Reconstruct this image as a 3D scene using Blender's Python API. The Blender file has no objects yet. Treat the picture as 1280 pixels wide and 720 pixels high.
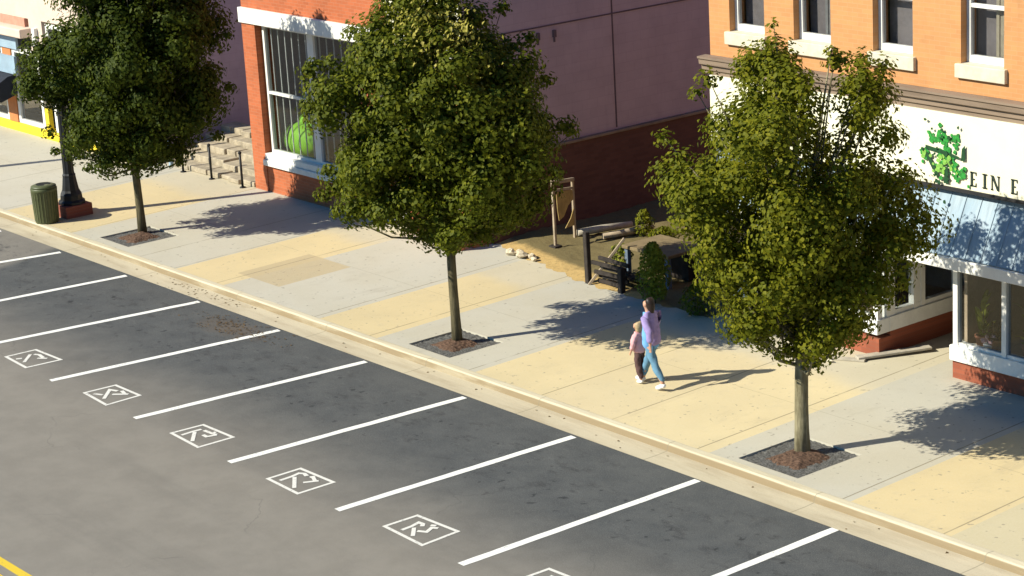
import bpy, bmesh, math, random
import numpy as np
from mathutils import Vector, Matrix
random.seed(7)
SC = bpy.context.scene
COL = SC.collection
R = math.radians
ZP = .12                                   # pavement height above the road

# ---------------------------------------------------------------- materials
class NT:
    def __init__(s, name):
        s.m = bpy.data.materials.new(name); s.m.use_nodes = True
        s.t = s.m.node_tree; s.t.nodes.clear()
        s.out = s.n('ShaderNodeOutputMaterial')
    def n(s, typ, **kw):
        nd = s.t.nodes.new(typ)
        for k, v in kw.items(): setattr(nd, k, v)
        return nd
    def l(s, a, b): s.t.links.new(a, b)
    def put(s, sock, v):
        if hasattr(v, 'is_output'): s.l(v, sock)
        elif isinstance(v, (tuple, list)) and len(v) == 3 and sock.type == 'RGBA': sock.default_value = (*v, 1)
        else: sock.default_value = v
    def math(s, op, a, b=0., c=0., clamp=False):
        nd = s.n('ShaderNodeMath', operation=op, use_clamp=clamp)
        for i, v in enumerate((a, b, c)): s.put(nd.inputs[i], v)
        return nd.outputs[0]
    def mix(s, f, a, b, blend='MIX'):
        nd = s.n('ShaderNodeMix', data_type='RGBA', blend_type=blend)
        s.put(nd.inputs[0], f); s.put(nd.inputs[6], a); s.put(nd.inputs[7], b)
        return nd.outputs[2]
    def pos(s):
        g = s.n('ShaderNodeNewGeometry'); x = s.n('ShaderNodeSeparateXYZ'); s.l(g.outputs['Position'], x.inputs[0])
        return g.outputs['Position'], x.outputs[0], x.outputs[1], x.outputs[2]
    def noise(s, vec, scale, detail=4., rough=.55, stretch=None):
        nd = s.n('ShaderNodeTexNoise'); nd.inputs['Scale'].default_value = scale
        nd.inputs['Detail'].default_value = detail; nd.inputs['Roughness'].default_value = rough
        if stretch:
            mp = s.n('ShaderNodeMapping'); mp.inputs['Scale'].default_value = stretch; s.l(vec, mp.inputs[0]); vec = mp.outputs[0]
        s.l(vec, nd.inputs['Vector']); return nd.outputs['Fac']
    def ramp(s, f, lo, hi):
        nd = s.n('ShaderNodeMapRange'); nd.interpolation_type = 'SMOOTHSTEP'
        s.put(nd.inputs[0], f); nd.inputs[1].default_value = lo; nd.inputs[2].default_value = hi
        return nd.outputs[0]
    def bsdf(s, col, rough=.8, bump=None, bstr=.3, bdist=.01, metal=0., spec=.35):
        b = s.n('ShaderNodeBsdfPrincipled'); s.put(b.inputs['Base Color'], col); s.put(b.inputs['Roughness'], rough)
        b.inputs['Metallic'].default_value = metal; b.inputs['Specular IOR Level'].default_value = spec
        if bump is not None:
            bp = s.n('ShaderNodeBump'); bp.inputs['Strength'].default_value = bstr; bp.inputs['Distance'].default_value = bdist
            s.l(bump, bp.inputs['Height']); s.l(bp.outputs[0], b.inputs['Normal'])
        s.l(b.outputs[0], s.out.inputs[0]); return b

def simple(name, col, rough=.7, var=.15, scale=6., metal=0., bump=0., spec=.35, grime=0.):
    t = NT(name); P, x, y, z = t.pos()
    n1 = t.noise(P, scale, 5); n2 = t.noise(P, scale*9, 3)
    f = t.math('ADD', t.math('MULTIPLY', n1, .7), t.math('MULTIPLY', n2, .3))
    c = t.mix(t.ramp(f, .35, .65), tuple(k*(1-var) for k in col), tuple(min(1, k*(1+var)) for k in col))
    if grime:
        g = t.noise(P, 2.3, 6, .7, (1, 1, .25)); c = t.mix(t.math('MULTIPLY', t.ramp(g, .5, .75), grime), c, (.12, .1, .08))
    t.bsdf(c, rough, n2 if bump else None, bump, .01, metal, spec); return t.m

def brick(name, col, mortar, bw=.21, bh=.07, var=.18, axis='xz', contrast=1., bstr=.25):
    t = NT(name); P, x, y, z = t.pos()
    cb = t.n('ShaderNodeCombineXYZ'); t.l(x if axis == 'xz' else y, cb.inputs[0]); t.l(z, cb.inputs[1])
    b = t.n('ShaderNodeTexBrick'); t.l(cb.outputs[0], b.inputs['Vector'])
    b.inputs['Scale'].default_value = 1; b.inputs['Brick Width'].default_value = bw; b.inputs['Row Height'].default_value = bh
    b.inputs['Mortar Size'].default_value = .006; b.inputs['Mortar Smooth'].default_value = .3
    b.inputs['Color1'].default_value = (*[k*(1-var) for k in col], 1); b.inputs['Color2'].default_value = (*[min(1, k*(1+var)) for k in col], 1)
    b.inputs['Mortar'].default_value = (*mortar, 1)
    n = t.noise(P, 1.4, 6, .65); f = t.ramp(n, .3, .7)
    c = t.mix(.35, b.outputs['Color'], t.mix(f, tuple(k*.8 for k in col), tuple(min(1, k*1.15) for k in col)))
    st = t.noise(P, 3., 5, .7, (1, 1, .15)); c = t.mix(t.math('MULTIPLY', t.ramp(st, .55, .8), .25), c, tuple(k*.45 for k in col))
    t.bsdf(c, .85, b.outputs['Fac'], -bstr, .01); return t.m

def mat_asphalt():
    t = NT('asphalt'); P, x, y, z = t.pos()
    big = t.noise(P, .35, 5, .6); mid = t.noise(P, 1.7, 5, .65); fine = t.noise(P, 60, 3, .7); grit = t.noise(P, 190, 2, .6)
    # parking strip is newer and darker, the traffic lane is worn pale
    yy = t.math('ADD', y, t.math('MULTIPLY', t.math('SUBTRACT', big, .5), 1.6))
    lane = t.ramp(yy, -1.7, -5.0)
    side = t.ramp(t.math('ADD', x, t.math('MULTIPLY', y, .35)), -.15, -.6)
    lane = t.math('MAXIMUM', lane, t.math('MULTIPLY', side, .8))
    dark = t.mix(t.ramp(mid, .3, .7), (.054, .058, .060), (.078, .081, .080))
    pale = t.mix(t.ramp(mid, .3, .7), (.212, .188, .154), (.246, .219, .180))
    c = t.mix(lane, dark, pale)
    # oil drips and tyre scuffs inside the bays
    sm = t.noise(P, 2.6, 6, .7, (.8, 1.5, 1)); bay = t.math('MULTIPLY', t.ramp(y, -2.6, -1.6), t.ramp(y, -.1, -.5))
    c = t.mix(t.math('MULTIPLY', t.math('MULTIPLY', t.ramp(sm, .52, .66), bay), .75), c, (.03, .031, .033))
    sc = t.noise(P, 3.1, 6, .75, (.7, 2.4, 1)); c = t.mix(t.math('MULTIPLY', t.math('MULTIPLY', t.ramp(sc, .58, .75), bay), .45), c, (.19, .185, .17))
    tr = t.noise(P, .9, 4, .6, (.06, 1.2, 1)); c = t.mix(t.math('MULTIPLY', t.ramp(tr, .5, .75), .22), c, (.075, .07, .062))
    c = t.mix(t.math('MULTIPLY', t.ramp(fine, .35, .75), .38), c, t.mix(.5, c, (.3, .29, .27)))
    c = t.mix(t.math('MULTIPLY', t.ramp(grit, .55, .8), .35), c, (.035, .035, .035))
    ag = t.n('ShaderNodeTexVoronoi'); ag.inputs['Scale'].default_value = 70; t.l(P, ag.inputs['Vector'])
    c = t.mix(t.math('MULTIPLY', t.ramp(ag.outputs['Distance'], .45, .1), .22), c, (.32, .31, .28))
    dr = t.noise(P, 5.5, 3, .5, (1, .8, 1)); c = t.mix(t.math('MULTIPLY', t.math('MULTIPLY', t.ramp(dr, .63, .70), t.math('MULTIPLY', t.ramp(y, -2.9, -1.9), t.ramp(y, -.5, -1.0))), .7), c, (.022, .022, .024))
    ex_ = t.math('ADD', t.math('POWER', t.math('MULTIPLY', t.math('SUBTRACT', x, 7.5), .75), 2.), t.math('POWER', t.math('MULTIPLY', t.math('ADD', y, .55), 1.9), 2.))
    rust = t.math('MULTIPLY', t.ramp(t.math('ADD', ex_, t.math('MULTIPLY', t.noise(P, 3., 5, .7), 1.6)), 1.7, .4), .42); c = t.mix(rust, c, (.15, .095, .05))
    # cracks
    v = t.n('ShaderNodeTexVoronoi', feature='DISTANCE_TO_EDGE'); v.inputs['Scale'].default_value = .34
    wp = t.n('ShaderNodeVectorMath', operation='MULTIPLY_ADD')
    nz = t.n('ShaderNodeTexNoise'); nz.inputs['Scale'].default_value = 1.6; nz.inputs['Detail'].default_value = 5; t.l(P, nz.inputs['Vector'])
    t.l(nz.outputs['Color'], wp.inputs[0]); wp.inputs[1].default_value = (.9, .9, 0); t.l(P, wp.inputs[2]); t.l(wp.outputs[0], v.inputs['Vector'])
    ck = t.math('MULTIPLY', t.ramp(v.outputs['Distance'], .006, .001), t.ramp(t.noise(P, .5, 3), .5, .62))
    c = t.mix(t.math('MULTIPLY', ck, .22), c, (.03, .03, .03))
    t.bsdf(c, .88, fine, .35, .006, spec=.25); return t.m

JOINTS = [-6.6, -4., -.85, 2.1, 3.45, 5.05, 8.42, 10.15, 13., 14.9, 16.6, 18.5, 21.4, 23.2, 26., 29.]
def mat_sidewalk():
    t = NT('concrete_paving'); P, x, y, z = t.pos()
    tan1, grey = (.61, .49, .275), (.485, .455, .375)
    w = t.math('ADD', x, t.math('MULTIPLY', y, .05))
    rp = t.n('ShaderNodeValToRGB'); rp.color_ramp.interpolation = 'CONSTANT'
    bands = [(-30, grey), (-4., tan1), (-.85, grey), (3.45, tan1), (5.05, grey), (8.42, tan1), (10.15, grey), (13., (.63, .515, .30)),
             (14.9, (.60, .495, .30)), (16.6, (.63, .52, .31)), (18.5, grey), (21.4, tan1), (23.2, (.53, .46, .30)), (26, tan1)]
    e = rp.color_ramp.elements
    for i, (bx, c) in enumerate(bands):
        el = e[i] if i < 2 else e.new(.5)
        el.position = (bx+30)/65
    for el, (bx, c) in zip(e, bands): el.position = (bx+30)/65; el.color = (*c, 1)
    mr = t.n('ShaderNodeMapRange'); t.l(w, mr.inputs[0]); mr.inputs[1].default_value = -30; mr.inputs[2].default_value = 35
    t.l(mr.outputs[0], rp.inputs[0])
    back = t.math('MULTIPLY', t.ramp(t.math('ADD', y, t.math('MULTIPLY', t.noise(P, .8, 3), .8)), 4.3, 5.0), .6)
    c = t.mix(back, rp.outputs[0], grey)
    pm = t.math('MULTIPLY', t.math('MULTIPLY', t.ramp(w, 4.78, 4.81), t.ramp(w, 6.28, 6.25)), t.math('MULTIPLY', t.ramp(y, 1.3, 1.33), t.ramp(y, 3.05, 3.02))); c = t.mix(t.math('MULTIPLY', pm, .85), c, (.45, .36, .215))
    big = t.noise(P, .6, 6, .6); mid = t.noise(P, 3.5, 6, .65); fine = t.noise(P, 45, 4, .7)
    c = t.mix(t.math('MULTIPLY', t.ramp(big, .35, .68), .22), c, (.38, .32, .2))
    c = t.mix(t.math('MULTIPLY', t.ramp(mid, .52, .75), .16), c, (.34, .3, .24))
    c = t.mix(t.math('MULTIPLY', t.ramp(fine, .4, .7), .14), c, (.68, .62, .5))
    spots = t.noise(P, 11, 3, .5); c = t.mix(t.math('MULTIPLY', t.ramp(spots, .66, .72), .55), c, (.2, .18, .15))
    drip = t.noise(P, 1.6, 6, .75, (1, .35, 1)); c = t.mix(t.math('MULTIPLY', t.ramp(drip, .56, .72), .22), c, (.27, .23, .17))
    gum = t.n('ShaderNodeTexVoronoi'); gum.inputs['Scale'].default_value = 2.1; t.l(P, gum.inputs['Vector'])
    c = t.mix(t.math('MULTIPLY', t.ramp(gum.outputs['Distance'], .055, .04), .5), c, (.16, .14, .12))
    d = None
    for j in JOINTS:
        a = t.math('ABSOLUTE', t.math('SUBTRACT', w, j)); d = a if d is None else t.math('MINIMUM', d, a)
    for j in (3.05,):
        a = t.math('ADD', t.math('ABSOLUTE', t.math('SUBTRACT', y, j)), .009); d = t.math('MINIMUM', d, a)
    jl = t.math('MULTIPLY', t.ramp(d, .017, .007), t.ramp(t.noise(P, 1.2, 3), .25, .5))
    c = t.mix(t.math('MULTIPLY', jl, .75), c, (.2, .17, .11))
    t.bsdf(c, .9, t.math('SUBTRACT', fine, jl), .25, .006, spec=.2); return t.m

def mat_concrete(name, col, stain, amt=.5, stretch=(.25, 1.5, 1.5), low=None):
    t = NT(name); P, x, y, z = t.pos()
    a = t.noise(P, 2.2, 6, .68, stretch); b = t.noise(P, 40, 3, .7); g = t.noise(P, .5, 3)
    c = t.mix(t.math('MULTIPLY', t.ramp(a, .42, .68), amt), col, stain)
    c = t.mix(t.math('MULTIPLY', t.ramp(b, .4, .7), .18), c, tuple(k*.6 for k in col))
    c = t.mix(t.math('MULTIPLY', t.ramp(g, .45, .6), .15), c, tuple(min(1, k*1.25) for k in col))
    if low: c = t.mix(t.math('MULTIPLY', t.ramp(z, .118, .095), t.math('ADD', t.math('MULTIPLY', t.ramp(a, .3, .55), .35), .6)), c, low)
    j = t.math('PINGPONG', x, 1.5); c = t.mix(t.math('MULTIPLY', t.ramp(j, .015, .004), .55), c, tuple(k*.35 for k in col))
    t.bsdf(c, .9, b, .3, .006, spec=.2); return t.m

def mat_paint(name, col, under, wear=.5):
    t = NT(name); P, x, y, z = t.pos()
    n = t.noise(P, 22, 5, .75); m = t.noise(P, 2.5, 3)
    f = t.math('MULTIPLY', t.ramp(t.math('ADD', n, t.math('MULTIPLY', m, .35)), .72, .9), wear)
    t.bsdf(t.mix(f, col, under), .75, n, .15, .003); return t.m

def mat_leaf(name, c1, c2, c3, trans=.3):
    t = NT(name); g = t.n('ShaderNodeNewGeometry'); r = g.outputs['Random Per Island']
    P = g.outputs['Position']; n = t.noise(P, 1.1, 3)
    rp = t.n('ShaderNodeValToRGB'); e = rp.color_ramp.elements
    e[0].position, e[0].color = 0, (*c1, 1); e[1].position, e[1].color = 1, (*c3, 1); m = e.new(.6); m.color = (*c2, 1)
    t.l(t.math('ADD', t.math('MULTIPLY', r, .7), t.math('MULTIPLY', n, .35)), rp.inputs[0])
    b = t.n('ShaderNodeBsdfPrincipled'); t.l(rp.outputs[0], b.inputs['Base Color']); b.inputs['Roughness'].default_value = .6
    b.inputs['Specular IOR Level'].default_value = .15
    tr = t.n('ShaderNodeBsdfTranslucent'); t.l(t.mix(.5, rp.outputs[0], (.16, .2, .02)), tr.inputs[0])
    mx = t.n('ShaderNodeMixShader'); mx.inputs[0].default_value = trans
    t.l(b.outputs[0], mx.inputs[1]); t.l(tr.outputs[0], mx.inputs[2]); t.l(mx.outputs[0], t.out.inputs[0]); return t.m

def mat_bark(name, c1, c2):
    t = NT(name); P, x, y, z = t.pos()
    n = t.noise(P, 16, 5, .7, (1, 1, .12)); n2 = t.noise(P, 5, 4)
    t.bsdf(t.mix(t.ramp(t.math('ADD', t.math('MULTIPLY', n, .7), t.math('MULTIPLY', n2, .3)), .35, .65), c1, c2), .9, n, .8, .02, spec=.15); return t.m

def mat_glass(name, tint, refl=.12):
    t = NT(name)
    tr = t.n('ShaderNodeBsdfTransparent'); tr.inputs[0].default_value = (*tint, 1)
    gl = t.n('ShaderNodeBsdfGlossy'); gl.inputs['Roughness'].default_value = .03
    lw = t.n('ShaderNodeLayerWeight'); lw.inputs[0].default_value = .5
    mx = t.n('ShaderNodeMixShader'); t.l(t.math('ADD', t.math('MULTIPLY', t.math('POWER', lw.outputs['Facing'], 4.), .5), refl, 0, True), mx.inputs[0])
    t.l(tr.outputs[0], mx.inputs[1]); t.l(gl.outputs[0], mx.inputs[2]); t.l(mx.outputs[0], t.out.inputs[0]); return t.m

def mat_dirt():
    t = NT('lot_dirt'); P, x, y, z = t.pos()
    a = t.noise(P, 1.3, 6, .65); b = t.noise(P, 9, 5, .7); f = t.noise(P, 50, 3, .7)
    # a strip of bare tan sand along the pavement, then olive packed earth
    e = t.math('ADD', t.math('ADD', y, t.math('MULTIPLY', x, .17)), t.math('MULTIPLY', t.math('SUBTRACT', a, .5), .5))
    s = t.ramp(e, 7.35, 7.55)
    c = t.mix(s, (.50, .34, .135), (.165, .13, .06))
    c = t.mix(t.math('MULTIPLY', t.ramp(b, .45, .7), .4), c, (.11, .085, .045))
    c = t.mix(t.math('MULTIPLY', t.ramp(f, .5, .75), .25), c, (.3, .25, .15))
    t.bsdf(c, .95, b, .6, .03, spec=.1); return t.m

def mat_metal_roof():
    t = NT('awning_sheet'); P, x, y, z = t.pos()
    n = t.noise(P, 2, 5, .65, (3, .6, .6)); f = t.noise(P, 30, 3)
    c = t.mix(t.ramp(n, .35, .7), (.25, .35, .43), (.34, .42, .48))
    gr = t.noise(P, 2.5, 6, .7, (6, .5, .5)); c = t.mix(t.math('MULTIPLY', t.ramp(gr, .45, .7), .45), c, (.15, .19, .22))
    t.bsdf(t.mix(t.math('MULTIPLY', t.ramp(f, .45, .75), .2), c, (.25, .3, .34)), .55, f, .1, .003); return t.m

M = dict(
 asphalt=mat_asphalt(), paving=mat_sidewalk(),
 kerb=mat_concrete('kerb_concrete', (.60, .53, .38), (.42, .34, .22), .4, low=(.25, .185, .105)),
 gutter=mat_concrete('gutter_concrete', (.52, .45, .32), (.36, .29, .19), .6),
 earth=simple('earth', (.2, .16, .1), .95, .25, .5),
 dirt=mat_dirt(), white_paint=mat_paint('road_paint', (.84, .82, .75), (.2, .19, .17), .7),
 faded_paint=mat_paint('worn_road_paint', (.72, .69, .62), (.2, .185, .16), .75),
 yellow_paint=mat_paint('yellow_road_paint', (.72, .5, .035), (.3, .24, .12), .6),
 orange_brick=brick('orange_brick', (.55, .26, .10), (.54, .30, .145), contrast=.5, var=.08, bstr=.2),
 red_brick=brick('red_orange_brick', (.44, .12, .045), (.42, .19, .11), var=.2),
 red_bulk=brick('red_bulkhead_brick', (.29, .08, .04), (.22, .09, .055), var=.2),
 mauve=brick('mauve_painted_block', (.43, .33, .375), (.365, .28, .32), .41, .2, .03, 'yz', bstr=.1),
 brown_brick=brick('brown_brick_plinth', (.12, .052, .038), (.10, .055, .045), var=.2, axis='yz'),
 dark_wall=simple('dark_wall', (.12, .085, .1), .9, .15, 2.),
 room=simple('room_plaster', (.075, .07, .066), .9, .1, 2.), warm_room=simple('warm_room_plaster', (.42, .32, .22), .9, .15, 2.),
 floor=simple('shop_floor', (.12, .1, .085), .7, .15, 3.),
 white=simple('white_trim', (.80, .78, .72), .55, .05, 5., grime=.15), cream=simple('cream_board', (.80, .76, .57), .6, .03, 3., grime=.06),
 stone=simple('limestone', (.64, .575, .43), .8, .1, 8., bump=.2, grime=.15),
 cornice=mat_concrete('cornice_stone', (.27, .20, .145), (.14, .10, .075), .6, (.3, 1, 3)),
 awning=mat_metal_roof(), glass=mat_glass('window_glass', (.8, .82, .83), .03), dark_glass=mat_glass('dark_window_glass', (.80, .81, .82), .04),
 charcoal=simple('charcoal_metal', (.022, .022, .024), .5, .2, 10.), black=simple('black_paint', (.012, .012, .013), .5, .2, 10.),
 plinth=brick('plinth_brick', (.25, .07, .045), (.22, .12, .09), var=.25),
 can=simple('olive_can', (.085, .095, .04), .45, .12, 10.), can_dark=simple('can_inside', (.01, .01, .009), .8),
 bark=mat_bark('young_bark', (.065, .055, .03), (.16, .135, .075)), bark_pale=mat_bark('pale_bark', (.12, .10, .055), (.31, .27, .165)),
 mulch=simple('mulch', (.13, .075, .048), .95, .5, 30., bump=1.), gravel=simple('gravel', (.13, .125, .115), .95, .5, 40., bump=1.),
 leaf_a=mat_leaf('leaf_deep', (.026, .042, .004), (.053, .074, .005), (.11, .128, .009)),
 leaf_b=mat_leaf('leaf_mid', (.048, .064, .004), (.102, .118, .006), (.20, .195, .010)),
 leaf_c=mat_leaf('leaf_olive', (.075, .09, .005), (.155, .16, .007), (.26, .235, .012), .36),
 leaf_y=mat_leaf('leaf_yellowgreen', (.12, .15, .015), (.24, .27, .025), (.36, .36, .04), .4),
 leaf_sunlit_gold=mat_leaf('leaf_sunlit_gold', (.22, .22, .03), (.42, .37, .07), (.6, .5, .14), .4), leaf_dry=mat_leaf('dry_leaf', (.07, .04, .018), (.13, .08, .035), (.2, .13, .06), .1),  # the gold leaf tone has sunlight put into its colour
 timber=simple('weathered_timber', (.36, .28, .19), .85, .2, 9., bump=.3), dark_timber=simple('dark_timber', (.035, .027, .022), .85, .3, 9., bump=.3),
 pale_timber=simple('pale_plank', (.42, .37, .29), .85, .15, 9., bump=.2),
 slab=simple('tan_slab', (.21, .155, .08), .9, .15, 6., bump=.3), bluegrey=simple('blue_grey_post', (.13, .17, .23), .7, .15, 6.),
 tarp=simple('tan_canvas', (.40, .28, .10), .9, .2, 6.),
 rock=simple('rock', (.55, .46, .32), .9, .3, 12., bump=.6), rubble=simple('rubble_stone', (.37, .31, .22), .9, .25, 5., bump=.6),
 lime=simple('lime_fabric', (.33, .72, .03), .6, .08, 5.), poster=simple('poster_paper', (.5, .62, .7), .6, .1, 3.), blue=simple('blue_print', (.04, .16, .36), .6),
 green_logo=simple('green_logo', (.025, .24, .035), .6, .35, 25.), dark_logo=simple('dark_green_logo', (.012, .06, .02), .6, .2, 20.), lime_logo=simple('lime_logo', (.2, .42, .07), .6, .2, 20.),
 lettering=simple('dark_lettering', (.025, .04, .03), .6), curtain=simple('curtain', (.35, .34, .32), .9, .1, 8.), blind=simple('window_blind', (.30, .26, .25), .9, .12, 3.), tan_curtain=simple('tan_curtain', (.55, .47, .33), .9, .1, 8.),
 skin=simple('skin', (.52, .29, .19), .55, .05), hair=simple('dark_hair', (.022, .013, .01), .5, .2, 30.), blonde=simple('blonde_hair', (.42, .30, .16), .55, .2, 40.),
 blue_shirt=simple('blue_cotton', (.15, .36, .66), .85, .08, 12.), mauve_knit=simple('mauve_knit', (.31, .24, .47), .9, .1, 20.),
 leggings=simple('blue_leggings', (.12, .25, .36), .85, .1, 12.), shoe=simple('white_shoe', (.8, .78, .76), .6, .05), pink=simple('pink_jacket', (.68, .36, .36), .85, .1, 14.),
 brown_cloth=simple('brown_trousers', (.10, .055, .05), .9, .15, 14.), eye=simple('eye', (.01, .008, .006), .3), lip=simple('lip', (.4, .12, .1), .5),
 yellow=simple('yellow_base', (.82, .60, .03), .7, .06, 4.), pinkwall=simple('cream_pink_plaster', (.66, .52, .42), .85, .06, 2.), pinkbrick=simple('pink_brick_band', (.55, .26, .18), .85, .1, 10.),
 navy=simple('navy_canvas', (.02, .024, .035), .8, .15, 5.), pale_blue=simple('pale_blue_panel', (.30, .40, .48), .5, .1, 3.), orange_post=simple('orange_post', (.55, .2, .07), .8, .08, 5.),
 lamp_glass=simple('frosted_globe', (.75, .74, .7), .35, .03), terracotta=simple('terracotta', (.42, .16, .09), .8, .1), pinkpot=simple('pink_flowers', (.7, .4, .42), .8, .2, 30.),
)

# ---------------------------------------------------------------- mesh helpers
class MB:
    def __init__(s): s.b = bmesh.new()
    def box(s, x0, x1, y0, y1, z0, z1, bev=0.):
        vs = [s.b.verts.new(p) for p in ((x0,y0,z0),(x1,y0,z0),(x1,y1,z0),(x0,y1,z0),(x0,y0,z1),(x1,y0,z1),(x1,y1,z1),(x0,y1,z1))]
        fs = [s.b.faces.new([vs[i] for i in q]) for q in ((3,2,1,0),(4,5,6,7),(0,1,5,4),(1,2,6,5),(2,3,7,6),(3,0,4,7))]
        if bev: bmesh.ops.bevel(s.b, geom=list({e for f in fs for e in f.edges}), offset=bev, segments=2, affect='EDGES', profile=.5)
        return s
    def beam(s, a, b, w, h, bev=0., roll=0.):
        a, b = Vector(a), Vector(b); d = (b-a); L = d.length; d.normalize()
        up = Vector((0,0,1)) if abs(d.z) < .95 else Vector((0,1,0))
        u = d.cross(up).normalized(); v = u.cross(d)
        u, v = u*math.cos(roll)+v*math.sin(roll), v*math.cos(roll)-u*math.sin(roll)
        n0 = len(s.b.verts); 
        vs = [s.b.verts.new(c+u*(i*w/2)+v*(j*h/2)) for c in (a, b) for i, j in ((-1,-1),(1,-1),(1,1),(-1,1))]
        fs = [s.b.faces.new([vs[i] for i in q]) for q in ((3,2,1,0),(4,5,6,7),(0,1,5,4),(1,2,6,5),(2,3,7,6),(3,0,4,7))]
        if bev: bmesh.ops.bevel(s.b, geom=list({e for f in fs for e in f.edges}), offset=bev, segments=1, affect='EDGES')
        return s
    def tube(s, pts, rad, n=10, caps=True, groove=0.):
        pts = [Vector(p) for p in pts]; rings = []
        ref = Vector((1, .13, .07)).normalized()
        for i, p in enumerate(pts):
            d = (pts[min(i+1, len(pts)-1)]-pts[max(i-1, 0)]).normalized()
            u = ref - d*ref.dot(d)
            if u.length < .1: u = Vector((0, 1, 0)) - d*d.y
            u.normalize(); v = d.cross(u)
            r = rad[i] if isinstance(rad, (list, tuple)) else rad
            rings.append([s.b.verts.new(p + (u*math.cos(2*math.pi*k/n)+v*math.sin(2*math.pi*k/n))*r*(1-groove*(k % 2))) for k in range(n)])
        for A, B in zip(rings, rings[1:]):
            for k in range(n): s.b.faces.new((A[k], A[(k+1) % n], B[(k+1) % n], B[k])).smooth = not groove
        if caps: s.b.faces.new(rings[0][::-1]); s.b.faces.new(rings[-1])
        return s
    def lathe(s, c, prof, n=24, groove=0.):
        return s.tube([(c[0], c[1], c[2]+z) for r, z in prof], [max(r, .001) for r, z in prof], n, True, groove)
    def poly(s, pts, ext):
        vs = [s.b.verts.new(p) for p in pts]; f = s.b.faces.new(vs)
        r = bmesh.ops.extrude_face_region(s.b, geom=[f])
        bmesh.ops.translate(s.b, verts=[v for v in r['geom'] if isinstance(v, bmesh.types.BMVert)], vec=Vector(ext)); return s
    def blob(s, c, r, sub=2, jit=.15, seed=0, sq=(1,1,1)):
        rn = random.Random(seed); q = bmesh.ops.create_icosphere(s.b, subdivisions=sub, radius=1)
        for v in q['verts']:
            k = 1+rn.uniform(-jit, jit); v.co = Vector((c[0]+v.co.x*r*sq[0]*k, c[1]+v.co.y*r*sq[1]*k, c[2]+v.co.z*r*sq[2]*k))
        return s
    def flat(s, pts):
        s.b.faces.new([s.b.verts.new(p) for p in pts]); return s
    def build(s, name, mat, parent=None, smooth=False, kind=None, org=None):
        bmesh.ops.recalc_face_normals(s.b, faces=s.b.faces)
        if org is None: org = origin_of(parent) if parent else Vector((0,0,0))
        org = Vector(org); bmesh.ops.translate(s.b, verts=s.b.verts, vec=-org)
        me = bpy.data.meshes.new(name); s.b.to_mesh(me); s.b.free(); me.materials.append(M[mat])
        if smooth: me.polygons.foreach_set('use_smooth', [True]*len(me.polygons))
        o = bpy.data.objects.new(name, me); COL.objects.link(o)
        if parent: o.parent = parent
        else: o.location = org
        if kind: o['kind'] = kind
        return o
def origin_of(o):
    while o.parent: o = o.parent
    return o.location
def meta(o, label, cat, group=None):
    o['label'] = label; o['category'] = cat
    if group: o['group'] = group
    return o
def thing(name, loc, label, cat, group=None):
    o = bpy.data.objects.new(name, None); o.empty_display_size = .2; COL.objects.link(o); o.location = loc
    return meta(o, label, cat, group)
def raw(name, verts, faces, mat, parent=None, smooth=False, org=(0,0,0)):
    me = bpy.data.meshes.new(name); me.from_pydata(verts, [], faces); me.materials.append(M[mat]); me.update()
    if smooth: me.polygons.foreach_set('use_smooth', [True]*len(me.polygons))
    o = bpy.data.objects.new(name, me); COL.objects.link(o)
    if parent: o.parent = parent
    else: o.location = org
    return o

# ---------------------------------------------------------------- camera, light, world
YAW, PITCH, ROLL, FPX = .9135976, .2791017, -.0580975, 2828.702
f = Vector((-math.sin(YAW)*math.cos(PITCH), math.cos(YAW)*math.cos(PITCH), -math.sin(PITCH)))
r0 = Vector((math.cos(YAW), math.sin(YAW), 0)); u0 = r0.cross(f)
r = r0*math.cos(ROLL)+u0*math.sin(ROLL); u = u0*math.cos(ROLL)-r0*math.sin(ROLL)
cam = bpy.data.cameras.new('camera'); co = bpy.data.objects.new('camera', cam); COL.objects.link(co); SC.camera = co
mw = Matrix((r, u, -f)).transposed().to_4x4(); mw.translation = (41.5603, -20.4044, 11.65520); co.matrix_world = mw
cam.sensor_width = 36; cam.lens = 36*FPX/1280; cam.clip_end = 2000; cam.clip_start = .5

ELEV = R(36); sx, sy = -.40, -.917
sun = bpy.data.lights.new('sun', 'SUN'); sun.energy = 4.8; sun.angle = R(.5); sun.color = (1, .955, .80)
so = bpy.data.objects.new('sun', sun); COL.objects.link(so); so.location = (-20, -40, 40)
to_sun = Vector((sx*math.cos(ELEV), sy*math.cos(ELEV), math.sin(ELEV)))
so.rotation_euler = to_sun.to_track_quat('Z', 'Y').to_euler()
w = bpy.data.worlds.new('World'); SC.world = w; w.use_nodes = True
nt = w.node_tree; nt.nodes.clear()
sky = nt.nodes.new('ShaderNodeTexSky'); sky.sky_type = 'NISHITA'; sky.sun_disc = False; sky.ozone_density = 5; sky.air_density = 1.2
sky.sun_elevation = ELEV; sky.sun_rotation = math.atan2(to_sun.x, to_sun.y)
bg = nt.nodes.new('ShaderNodeBackground'); bg.inputs[1].default_value = .05
wo = nt.nodes.new('ShaderNodeOutputWorld'); tn = nt.nodes.new('ShaderNodeMix'); tn.data_type = 'RGBA'; tn.blend_type = 'MULTIPLY'; tn.inputs[0].default_value = 1; tn.inputs[7].default_value = (.30, .84, 1.36, 1)
nt.links.new(sky.outputs[0], tn.inputs[6]); nt.links.new(tn.outputs[2], bg.inputs[0]); nt.links.new(bg.outputs[0], wo.inputs[0])
SC.view_settings.view_transform = 'Standard'; SC.view_settings.look = 'None'; SC.view_settings.exposure = .6; SC.view_settings.gamma = 1

SC.cycles.diffuse_bounces = 2; SC.cycles.max_bounces = 8; SC.cycles.transparent_max_bounces = 12
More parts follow.
